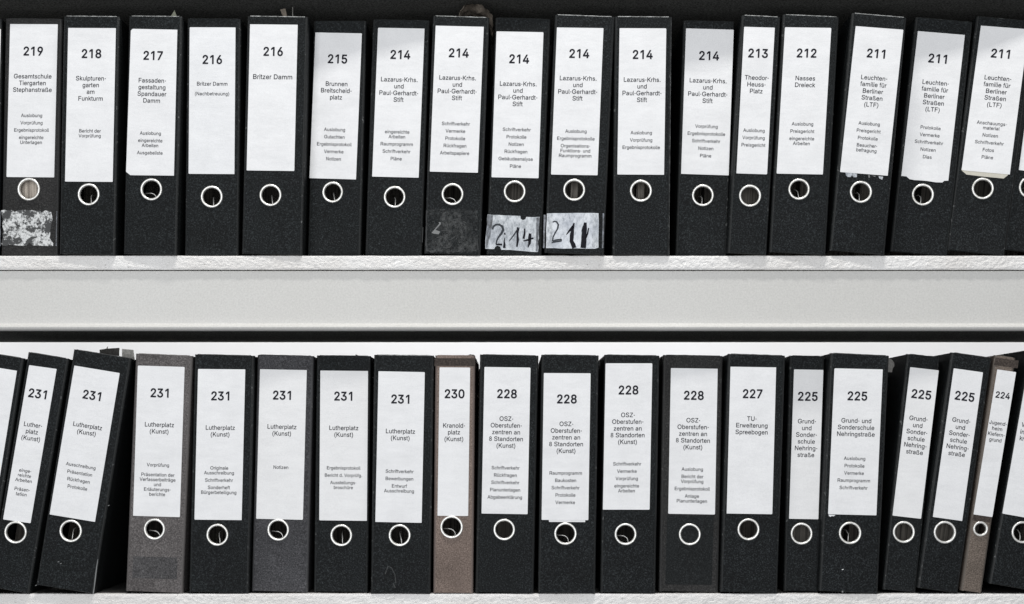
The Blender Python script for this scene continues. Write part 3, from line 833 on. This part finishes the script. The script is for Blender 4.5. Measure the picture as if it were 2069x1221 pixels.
def x216(root, loc, sk, w):
    tab(root, [(571, 60), (573, 37), (566, 20), (576, 16), (580, 36), (580, 60)], 0.06, KRAFT, 0, 0, 0, fold=0.5)
    tab(root, [(590.5, 60), (590.5, 15), (592, 15), (592, 60)], 0.07, GREY_CARD, 0, 0, 0)
binder(360, 0, (304, 80, 279, 547), ((317, 108), (527, 110), (302, 752)), (407, 861), -0.001,
       dict(n='216', no=118, to=231, tem=29, t=['Britzer Damm']),
       'black binder marked 216 with one large title line and an otherwise blank label', wear=1, skew=-0.03, extras=x216, inside='line')

binder(360, 0, (595, 95, 569, 805), ((605, 144), (810, 148), (579, 786)), (681, 848), 0.024,
       dict(n='215', no=114, to=225, t=['Brunnen', 'Breitscheid-', 'platz'], so=427, s=['Auslobung', 'Gutachten', 'Ergebnisprotokoll', 'Vermerke', 'Notizen']),
       'black binder marked 215, pushed back between binders 216 and 214', skew=-0.10, rr=0.0142)

binder(730, 0, (50, 95, 16, 268), ((74, 123), (279, 127), (48, 779)), (147, 869), 0.019,
       dict(n='214', no=116, to=227, t=LAZ, so=458, s=['eingereichte/Arbeiten', 'Raumprogramm', 'Schriftverkehr', 'Pläne']),
       'black binder marked 214 standing directly right of binder 215', skew=-0.06)

def x214b(root, loc, sk, w):
    Z = lambda pts: zoomed(pts, 830, 420, 12.21, 730)
    patch(root, loc, sk, 'rubbed_film', jag(Z([(400, 60), (1000, 20), (1640, 60), (1650, 500), (1630, 1080), (1000, 1120), (360, 1080), (380, 600)]), 12, 4, 3), [FILM], -0.00006)
    mb = MB()
    r = random.Random(12)
    for _ in range(140):             # the board is rubbed pale in many small flecks
        q = Z([(min(1640, max(430, r.gauss(1000, 330))), min(1120, max(60, r.gauss(600, 280))))])[0]
        a, L = r.uniform(-0.2, 1.6), r.uniform(0.8, 3.6)
        p = [loc(q), loc((q[0] + L * math.cos(a), q[1] - L * math.sin(a)))]
        stroke(mb, p, [r.uniform(0.0003, 0.0010), r.uniform(0.0002, 0.0006)], lambda a, b: sk(a, -0.00008, b), min(2, int(r.random() ** 2 * 3.2)))
    mb.build('rubbed_flecks', FLECKS, root)
    patch(root, loc, sk, 'sticker_residue', Z([(510, 620), (600, 520), (700, 400), (690, 350), (745, 365), (735, 410), (610, 545), (725, 590), (690, 655), (560, 640)]),
          [RUB_GLINT, RUB_FAINT], -0.00015, marks=[
        ('stroke', Z([(385, 90), (382, 250), (392, 420), (380, 560), (385, 700), (372, 940)]), [2, 3.4, 2.4, 5, 4, 7], 1),
        ('stroke', Z([(300, 480), (285, 850)]), [2.5], 1), ('stroke', Z([(980, 790), (1080, 720), (1110, 690)]), [4, 5, 2], 1),
        ('stroke', Z([(990, 330), (1110, 280)]), [2, 4], 1), ('stroke', Z([(790, 985), (960, 975), (1000, 930)]), [3, 6, 4], 1),
        ('stroke', Z([(1250, 560), (1280, 610), (1250, 640)]), [5], 1), ('stroke', Z([(1290, 340), (1370, 370)]), [4], 1),
        ('stroke', Z([(760, 570), (940, 560), (900, 610)]), [4], 1), ('stroke', Z([(640, 740), (760, 710)]), [5], 1),
        ('stroke', Z([(1600, 520), (1625, 560)]), [6], 1), ('stroke', Z([(1640, 780), (1660, 1050)]), [2, 4], 1)])
binder(730, 0, (316, 75, 277, 525), ((328, 114), (540, 119), (302, 757)), (402, 857), 0.001,
       dict(n='214', no=117, to=228, t=LAZ, so=431, s=['Schriftverkehr', 'Vermerke', 'Protokolle', 'Rückfragen', 'Arbeitspapiere']),
       'black binder marked 214 with pale scuffs low on its spine, under crumpled brown paper', wear=1, inside='hook', skew=-0.02, extras=x214b)

def x214c(root, loc, sk, w):
    Z = lambda pts: zoomed(pts, 960, 340, 6.782, 730)
    out = Z([(170, 635), (400, 648), (620, 655), (625, 695), (655, 712), (690, 700), (700, 668), (780, 672), (885, 668), (872, 900), (860, 1150), (700, 1140),
             (580, 1130), (480, 1120), (355, 1118), (345, 1080), (310, 1062), (275, 1078), (262, 1110), (140, 1105), (155, 850)])
    patch(root, loc, sk, 'old_sticker', jag(out, 20, 2, 8), [TAPE, MARKER, MARKER_THIN, TAPE_EDGE], marks=[
        ('strip', Z([(172, 640), (250, 645), (215, 900), (160, 1090), (145, 1100), (158, 850)]), 0, 3),
        ('strip', Z([(840, 680), (882, 672), (858, 1146), (830, 1140)]), 0, 3),
        ('stroke', Z([(238, 840), (250, 800), (285, 775), (330, 772), (372, 800), (385, 845), (360, 895), (325, 940), (298, 990), (285, 1045)]), [8, 9, 9, 9, 11, 12, 10, 8, 7, 6], 2),
        ('stroke', Z([(285, 1045), (325, 1046), (370, 1048)]), [6, 8, 9], 1),
        ('stroke', Z([(402, 885), (410, 912)]), [5, 8], 1), ('stroke', Z([(405, 955), (398, 1000), (402, 1050), (398, 1095)]), [3, 6, 10, 12], 1),
        ('stroke', Z([(468, 998), (520, 930), (570, 860), (598, 815)]), [4, 6, 7, 8], 2),
        ('stroke', Z([(590, 812), (580, 900), (585, 985), (572, 1078)]), [13, 9, 11, 7], 1),
        ('stroke', Z([(680, 828), (678, 900), (662, 968)]), [6, 8, 10], 1), ('stroke', Z([(660, 998), (720, 985), (800, 958)]), [4, 8, 7], 1),
        ('stroke', Z([(752, 895), (748, 960), (745, 1030), (725, 1085)]), [11, 15, 12, 3], 1)], label='grey taped sticker handwritten 214')
binder(730, 0, (591, 88, 551, 795), ((596, 139), (803, 143), (574, 782)), (676, 845), 0.011,
       dict(n='214', no=119, to=230, t=LAZ, so=432, s=['Schriftverkehr', 'Protokolle', 'Notizen', 'Rückfragen', 'Gebäudeanalyse', 'Pläne']),
       'black binder marked 214 with a grey taped sticker handwritten 214 at its foot', inside='pages', extras=x214c)

def x214d(root, loc, sk, w):
    Z = lambda pts: zoomed(pts, 960, 340, 6.782, 1090)
    patch(root, loc, sk, 'old_sticker', jag(Z([(985, 622), (1300, 616), (1690, 618), (1692, 860), (1690, 1090), (1640, 1104), (1300, 1102), (972, 1096), (975, 850)]), 30, 1.5, 4),
          [TAPE_BLUE, MARKER, MARKER_THIN, TAPE_EDGE, TAPE], marks=[
        ('strip', Z([(1612, 622), (1690, 622), (1686, 1086), (1604, 1098)]), 0, 4),
        ('strip', Z([(990, 630), (1060, 640), (1058, 1080), (980, 1090)]), 0, 4),
        ('strip', Z([(1748, 620), (1768, 620), (1758, 1095), (1738, 1100)]), 0, 3), ('strip', Z([(940, 640), (968, 640), (950, 1095), (930, 1095)]), 0, 3),
        ('stroke', Z([(1062, 742), (1085, 728), (1115, 735), (1140, 775), (1130, 830), (1095, 890), (1068, 945), (1060, 1000)]), [5, 6, 7, 8, 7, 6, 6, 6], 2),
        ('stroke', Z([(1060, 1002), (1110, 985), (1180, 975)]), [6, 7, 6], 2), ('stroke', Z([(1050, 1022), (1110, 1008), (1182, 998)]), [6, 7, 7], 2),
        ('stroke', Z([(1180, 972), (1182, 1002)]), [5], 2),
        ('stroke', Z([(1250, 912), (1290, 860), (1345, 800)]), [3, 9, 14], 1),
        ('stroke', Z([(1356, 750), (1338, 830), (1325, 920), (1320, 1000), (1345, 1050), (1358, 1095)]), [6, 12, 18, 17, 20, 18], 1),
        ('stroke', Z([(1510, 745), (1502, 830), (1490, 920), (1490, 1000), (1480, 1096)]), [12, 20, 22, 24, 24], 1),
        ('stroke', Z([(1480, 790), (1462, 860), (1480, 920)]), [3, 5, 4], 2), ('stroke', Z([(1555, 820), (1540, 900), (1515, 960)]), [5, 7, 8], 1)],
        label='pale blue taped sticker handwritten 211')
binder(1090, 0, (69, 70, 22, 285), ((77, 122), (282, 125), (51, 770)), (153, 838), -0.003,
       dict(n='214', no=113, to=223, t=LAZ, so=457, s=['Auslobung', 'Ergebnisprotokolle', 'Organisations-/Funktions- und/Raumprogramm']),
       'black binder marked 214 with a pale blue sticker handwritten 211 at its foot', wear=1, inside='grey', skew=-0.03, extras=x214d)

binder(1090, 0, (332, 82, 322, 573), ((353, 125), (559, 126), (343, 770)), (447, 842), -0.002,
       dict(n='214', no=115, to=227, t=LAZ, so=461, s=['Auslobung', 'Vorprüfung', 'Ergebnisprotokolle']),
       'black binder marked 214 with a worn right edge, just right of the handwritten 211 sticker', wear=3, inside='grey', skew=-0.01)

binder(1360, 0, (46, 88, 11, 235), ((57, 126), (267, 132), (35, 767)), (131, 862), 0.024,
       dict(n='214', no=117, to=228, t=LAZ, so=430, s=['Vorprüfung', 'Ergebnisprotokolle', 'Schriftverkehr', 'Notizen', 'Pläne']),
       'black binder marked 214 pushed back just left of the narrow binder 213', skew=-0.05)

binder(1360, 0, (303, 74, 241, 412), ((313, 119), (448, 123), (279, 765)), (339, 864), -0.003,
       dict(n='213', no=114, to=223, t=['Theodor-', 'Heuss-', 'Platz'], so=456, s=['Auslobung', 'Vorprüfung', 'Preisgericht']),
       'narrow black binder marked 213, the slimmest in the upper row', wear=1, inside='pages', skew=-0.03)

binder(1360, 0, (485, 74, 425, 672), ((493, 121), (697, 124), (456, 766)), (555, 835), -0.0025,
       dict(n='212', no=112, to=224, t=['Nasses', 'Dreieck'], so=426, s=['Auslobung', 'Preisgericht', 'eingereichte/Arbeiten']),
       'black binder marked 212 standing between binders 213 and 211', wear=1, skew=-0.05, rr=0.0142)

def x211a(root, loc, sk, w):
    Z = lambda pts: zoomed(pts, 1680, 330, 5.32, 1689)
    patch(root, loc, sk, 'sticker_residue', jag(Z([(150, 95), (275, 112), (272, 150), (240, 152), (220, 130), (205, 150), (175, 148), (155, 130)]), 10, 2.5, 2), [TAPE, RUB_GLINT], marks=[
        ('strip', Z([(395, 128), (412, 130), (410, 158), (398, 156)]), 0, 1), ('strip', Z([(505, 140), (555, 146), (545, 178), (515, 165)]), 0, 0),
        ('strip', Z([(430, 132), (480, 138), (465, 146)]), 0, 1)])
binder(1689, 0, (72, 59, -27, 215), ((87, 116), (297, 132), (18, 759)), (110, 847), -0.003,
       dict(n='211', no=113, to=222, t=LEU, so=425, s=['Auslobung', 'Preisgericht', 'Protokolle', 'Besucher-/befragung']),
       'black binder marked 211 with torn sticker bits just under its label', wear=1, skew=-0.03, extras=x211a)

binder(1689, 0, (352, 92, 240, 490), ((361, 138), (568, 155), (288, 775)), (383, 859), 0.022,
       dict(n='211', no=113, to=221, t=LEU, so=421, s=['Protokolle', 'Vermerke', 'Schriftverkehr', 'Notizen', 'Dias']),
       'black binder marked 211 whose white label ends in a ragged lower edge', skew=-0.07,
       outline=[(361, 138), (568, 155)] + zoomed([(1255, 188), (1212, 190), (1190, 208), (1120, 206), (1030, 192), (960, 186), (890, 182), (838, 172), (805, 142), (750, 138)], 1680, 330, 5.32, 1689))

def x211c(root, loc, sk, w):
    Z = lambda pts: zoomed(pts, 1680, 330, 5.32, 1689)
    patch(root, loc, sk, 'older_label', Z([(1395, 60), (1400, 78), (1450, 122), (1640, 145), (1850, 165), (1895, 130), (1910, 105)]), [CREAM], -0.0002, label='yellowed edge of an older label')
binder(1689, 0, (625, 78, 489, 740), ((639, 114), (849, 130), (553, 752)), (647, 832), 0.018,
       dict(n='211', no=116, to=226, t=LEU, so=427, s=['Anschauungs-/material', 'Notizen', 'Schriftverkehr', 'Fotos', 'Pläne'], dx=0),
       'black binder marked 211 showing a yellowed older label under its white one', skew=-0.12, extras=x211c, rr=0.0145, inside='none',
       outline=[(639, 114), (849, 130), (766, 770), (563, 752), (554, 748)])

binder(1689, 0, (878, 90, 741, 992), ((891, 115), (1101, 141), (806, 750)), (855, 827), 0.018, None,
       'black binder cut off at the right end of the upper row, half a ring showing', skew=-0.06)

# ------------------------------------------------------------------ lower row
binder(0, 1, (-142, 95, -307, -58), ((-130, 160), (75, 193), (-236, 815)), None, -0.003,
       dict(n='231', no=112, to=262, t=LUT),
       'leaning black binder cut off at the left end of the lower row')

binder(0, 1, (120, 115, -55, 128), ((129, 168), (250, 185), (14, 848)), (69, 905), -0.003,
       dict(n='231', no=119, to=259, tp=30, t=['Luther-', 'platz', '(Kunst)'], so=464, s=['einge-/reichte/Arbeiten', '', 'Präsen-/tation'], sp=20),
       'narrow leaning black binder marked 231, leftmost whole one in the lower row', skew=0.0, rr=0.015, inside='none')

def x231b(root, loc, sk, w):
    Z = lambda pts: zoomed(pts, 0, 1000, 4.926, 0, 661)
    mb = MB()
    for pts, wd in ((Z([(975, 640), (962, 720), (950, 820), (938, 920), (928, 985)]), [2, 4, 5, 4, 5]),):
        q = [loc(p) for p in pts]
        stroke(mb, q, [k * UNIT for k in wd], lambda a, b: sk(a, -0.0001, b), 0)
    for p in ((575, 670), (600, 688), (352, 905), (1075, 110)):
        q = loc(Z([p])[0])
        stroke(mb, [q, (q[0] + 0.0018, q[1] + 0.0014)], [0.0012, 0.0005], lambda a, b: sk(a, -0.0001, b), 0)
    mb.build('scuff_glint_mark', RUB_GLINT, root)
    t = tab(root, [(206, 735), (201, 707), (218, 705.5), (252, 705.5), (252, 735)], 0.055, SHADED_CARD, 0, 1, 0, 'folded_card', fold=-0.9)  # left face of the fold, its shade put into a darker card
    tab(root, [(246.5, 735), (246.5, 705), (268, 707), (271, 735)], 0.02, GREY_CARD, 0, 1, 0, 'folded_card', fold=0.3)
    tab(root, [(214, 708), (216, 702), (218, 700), (217, 708)], 0.05, SHADED_CARD, 0, 1, 0, 'paper_curl')
binder(0, 1, (320, 105, 155, 412), ((328, 170), (528, 203), (219, 826)), (312, 899), -0.004,
       dict(n='231', no=116, to=253, tp=30, t=LUT, so=432, s=['Ausschreibung', 'Präsentation', 'Rückfragen', 'Protokolle']),
       'wide leaning black binder marked 231 with grey folded card showing above its top', skew=0.0, rr=0.015, extras=x231b)

def x231c(root, loc, sk, w):
    patch(root, loc, sk, 'unfaded_patch', [(588, 1010), (782, 1016), (780, 1112), (582, 1106)], [BOARDS['plum']], -0.0001, label='darker unfaded rectangle')
binder(0, 1, (597, 127, 553, 805), ((608, 170), (814, 176), (587, 832)), (681, 891), 0.004,
       dict(n='231', no=117, to=258, t=LUT, so=436, s=['Vorprüfung', '', 'Präsentation der/Verfasserbeiträge/und/Erläuterungs-/berichte'], sp=21.5),
       'faded taupe binder marked 231 with a darker rectangle near its foot', board='taupe', inside='hook', rr=0.0142, extras=x231c, skew=-0.01)

binder(360, 1, (72, 130, 47, 310), ((88, 185), (296, 187), (72, 849)), (173, 916), 0.002,
       dict(n='231', no=117, to=258, t=LUT, so=436, s=['Originale/Ausschreibung', 'Schriftverkehr', 'Sonderheft/Bürgerbeteiligung']),
       'black binder marked 231 standing just right of the faded taupe one', skew=-0.01)

binder(360, 1, (348, 132, 322, 572), ((361, 186), (567, 190), (344, 845)), (441, 894), 0.013,
       dict(n='231', no=112, to=252, t=LUT, so=431, s=['Notizen']),
       'dark warm grey binder marked 231 with a single small line on its label', board='warm', inside='hook', skew=-0.05, paper=2)

def x231f(root, loc, sk, w):
    tab(root, [(716, 740), (721, 724), (718, 716), (727, 720), (738, 724), (738, 740)], 0.05, BLACK_CARD, 360, 1, 0)
binder(360, 1, (610, 137, 597, 836), ((627, 192), (837, 194), (622, 852)), (719, 918), 0.014,
       dict(n='231', no=111, to=252, t=LUT, so=429, s=['Ergebnisprotokoll', 'Bericht d. Vorprüfg.', 'Ausstellungs-/broschüre'], sem=19.4),
       'black binder marked 231 with a pointed black tab above its top right corner', skew=-0.02, extras=x231f, paper=2)

def x231g(root, loc, sk, w):
    mb = MB()
    for pts in ([(110, 1075), (118, 1055), (132, 1060), (148, 1090), (152, 1130)], [(105, 1090), (112, 1070)], [(140, 1130), (150, 1150)]):
        stroke(mb, [loc(p) for p in pts], [0.0012, 0.0016, 0.0010], lambda a, b: sk(a, -0.0001, b), 0)
    mb.build('scuff_glint_mark', RUB_FAINT, root)
binder(730, 1, (56, 132, 41, 305), ((76, 195), (280, 199), (62, 859)), (169, 918), -0.001,
       dict(n='231', no=120, to=263, t=LUT, so=440, s=['Schriftverkehr', 'Bewerbungen', 'Entwurf/Ausschreibung']),
       'black binder marked 231 standing just left of the narrow brown binder', skew=-0.01, extras=x231g, wear=1)

def x230(root, loc, sk, w):
    patch(root, loc, sk, 'unfaded_patch', [(324, 137), (500, 138), (500, 172), (322, 172)], [BOARDS['cocoa']], -0.0001)
    tab(root, [(924, 745), (926, 721), (935, 717.5), (944, 718.5), (950, 716), (959, 717.5), (960, 745)], 0.03, BLACK_CARD, 730, 1, 0)
binder(730, 1, (326, 135, 317, 493), ((345, 178), (480, 179), (336, 832)), (398, 882), 0.002,
       dict(n='230', no=115, to=256, t=['Kranold-', 'platz', '(Kunst)']),
       'narrow brown binder marked 230 with a torn dark top edge', board='brown', inside='hook', rr=0.0152, skew=-0.01, extras=x230)

binder(730, 1, (523, 130, 502, 760), ((543, 176), (746, 179), (530, 822)), (630, 893), 0.001,
       dict(n='228', no=116, to=227, t=OSZ, so=444, s=['Schriftverkehr', 'Rückfragen', 'Schriftverkehr', 'Planunterlagen', 'Abgabeerklärung']),
       'black binder marked 228 standing just right of the narrow brown binder', skew=-0.01, inside='none', rr=0.0144)

def x228b(root, loc, sk, w):
    patch(root, loc, sk, 'older_label', [(84, 846), (246, 846), (245, 860), (86, 859)], [PAPERS[2]], -0.0002, label='strip of an older label')
binder(1070, 1, (52, 130, 37, 290), ((63, 203), (269, 204), (53, 850)), (158, 911), -0.002,
       dict(n='228', no=113, to=224, t=OSZ, so=441, s=['Raumprogramm', 'Baukosten', 'Schriftverkehr', 'Protokolle', 'Vermerke']),
       'black binder marked 228 with its label set lowest and an older strip beneath', skew=-0.01, inside='hook', extras=x228b, rr=0.015)

binder(1070, 1, (330, 133, 312, 555), ((335, 160), (541, 160), (323, 805)), (423, 913), 0.003,
       dict(n='228', no=117, to=228, t=OSZ, so=444, s=['Schriftverkehr', 'Vermerke', 'Vorprüfung', 'eingereichte/Arbeiten']),
       'black binder marked 228 with its label highest, close to the top edge', skew=-0.01, inside='hook')

def x228d(root, loc, sk, w):
    patch(root, loc, sk, 'unfaded_patch', [(606, 830), (812, 833), (803, 1137), (598, 1134)], [BOARDS['soot']], -0.0001, label='blacker unfaded rectangle below the label')
binder(1070, 1, (590, 135, 570, 832), ((623, 181), (829, 184), (611, 823)), (706, 914), 0.013,
       dict(n='228', no=118, to=229, t=OSZ, so=445, s=['Auslobung', 'Bericht der/Vorprüfung', 'Ergebnisprotokoll', 'Anlage/Planunterlagen']),
       'faded black binder marked 228 with a blacker rectangle below its label', board='faded', skew=-0.03, extras=x228d)

binder(1360, 1, (243, 128, 208, 460), ((253, 175), (454, 178), (236, 822)), (332, 892), 0.0,
       dict(n='227', no=117, to=228, t=['TU-', 'Erweiterung', 'Spreebogen']),
       'black binder marked 227 with a mostly blank label', skew=-0.01, inside='none', wear=0)

binder(1360, 1, (514, 127, 488, 642), ((533, 187), (662, 189), (511, 845)), (566, 911), 0.022,
       dict(n='225', no=117, to=228, t=GRU),
       'narrow black binder marked 225 set back just right of binder 227', skew=-0.04, inside='pages', paper=2)

def x225b(root, loc, sk, w):
    patch(root, loc, sk, 'sticker_residue', zoomed([(462, 40), (520, 44), (505, 55), (490, 52), (478, 60), (468, 52)], 1560, 1030, 4.065, 1360, 661), [PAPERS[1], RUB_GLINT], marks=[
        ('strip', zoomed([(572, 490), (588, 487), (586, 493), (574, 496)], 1560, 1030, 4.065, 1360, 661), 0, 0),
        ('strip', zoomed([(572, 668), (584, 664), (584, 680), (573, 682)], 1560, 1030, 4.065, 1360, 661), 0, 1)])
    tab(root, [(1793, 752), (1795, 723), (1806, 727), (1812, 733), (1812, 740), (1808, 743), (1806, 752)], 0.012, GREY_CARD, 1360, 1, 0, 'frayed_corner', fold=1.2)
binder(1360, 1, (694, 122, 644, 903), ((711, 182), (923.8, 187), (683, 825)), (779.8, 908), -0.001,
       dict(n='225', no=119, to=229, t=['Grund- und', 'Sonderschule', 'Nehringstraße'], so=396, s=['Auslobung', 'Protokolle', 'Vermerke', 'Raumprogramm', 'Schriftverkehr']),
       'wide black binder marked 225 with a frayed grey top right corner', skew=-0.01, extras=x225b, rr=0.015)

binder(1689, 1, (313, 120, 206, 352), ((327, 177), (453, 191), (249, 831)), (299, 904), 0.013,
       dict(n='225', no=113, to=222, t=GRU),
       'narrow leaning black binder marked 225 just right of the wide one', skew=-0.04, inside='pages', rr=0.0147, paper=2)

def x225d(root, loc, sk, w):
    q = [loc(p) for p in zoomed([(1262, 662), (1266, 690)], 1560, 1030, 4.065, 1689, 661)]
    mb = MB()
    stroke(mb, q, [0.0012], lambda a, b: sk(a, -0.0002, max(b, 0.0003)), 0)  # pale stroke painted as a small metal glint at the foot
    mb.build('scuff_glint_mark', RUB_GLINT, root)
binder(1689, 1, (507, 120, 358, 538), ((519, 182), (648, 200), (427, 837)), (480, 905), 0.002,
       dict(n='225', no=115, to=224, t=GRU),
       'narrow leaning black binder marked 225 just left of the thin brown one', skew=0.0, inside='pages', rr=0.015, extras=x225d)

def x224(root, loc, sk, w):
    patch(root, loc, sk, 'unfaded_patch', [(704, 135), (806, 148), (800, 182), (697, 168)], [BOARDS['cocoa']], -0.0001)
    patch(root, loc, sk, 'unfaded_patch', [(607, 828), (683, 836), (678, 862), (600, 852)], [BOARDS['cocoa']], -0.0001)
binder(1689, 1, (700, 130, 549, 643), ((711, 187), (794, 199), (606, 826)), (637, 890), 0.004,
       dict(n='224', no=109, nem=39, to=234, tp=25, tem=22, t=['Jugend-', 'heim', 'Kiefern-', 'grund']),
       'thin leaning brown binder marked 224 with a small ring', board='umber', skew=0.0, inside='pages', rr=0.0101, extras=x224)

binder(1689, 1, (852, 112, 672, 930), ((847, 176), (1050, 212), (733, 822)), (822, 905), 0.002,
       dict(free=[('W', (818, 430), 26.6), ('in', (811, 460), 26.6), ('kr', (808, 489), 26.6)]),
       'leaning black binder cut off at the right end of the lower row', skew=0.0)

# ------------------------------------------------------------------ crumpled paper above a binder
mb = MB()
def crumple(u, v):
    """arched scrap of wrapping paper, its fold towards the viewer"""
    t = math.pi * u
    d = 0.022 + 0.09 * v
    ctr = world_at(961, 42, 0.03)
    k = 1.0 + 0.16 * noise.noise(Vector((u * 6, v * 5, 2.0))) + 0.10 * noise.noise(Vector((u * 15, v * 9, 7.0)))
    x = ctr.x - 0.0225 * math.cos(t) * k - 0.006 * v * (1 - u)
    z = ctr.z - 0.006 + 0.0275 * max(0, math.sin(t)) ** 0.8 * k * (1 + 0.10 * math.sin(7 * u)) - 0.004 * v
    y = d + 0.006 * noise.noise(Vector((u * 8, v * 6, 4.0)))
    return (x, y, z)
mb.grid(crumple, 26, 10, 0, False)
mb.grid(lambda u, v: tuple(Vector(crumple(u, v)) - Vector((0, 0, 0.0006))), 26, 10, 0, False)
o = mb.build('crumpled_paper', KRAFT)
o['label'] = 'crumpled brown paper scrap sticking up behind an upper row binder marked 214'
o['category'] = 'paper scrap'
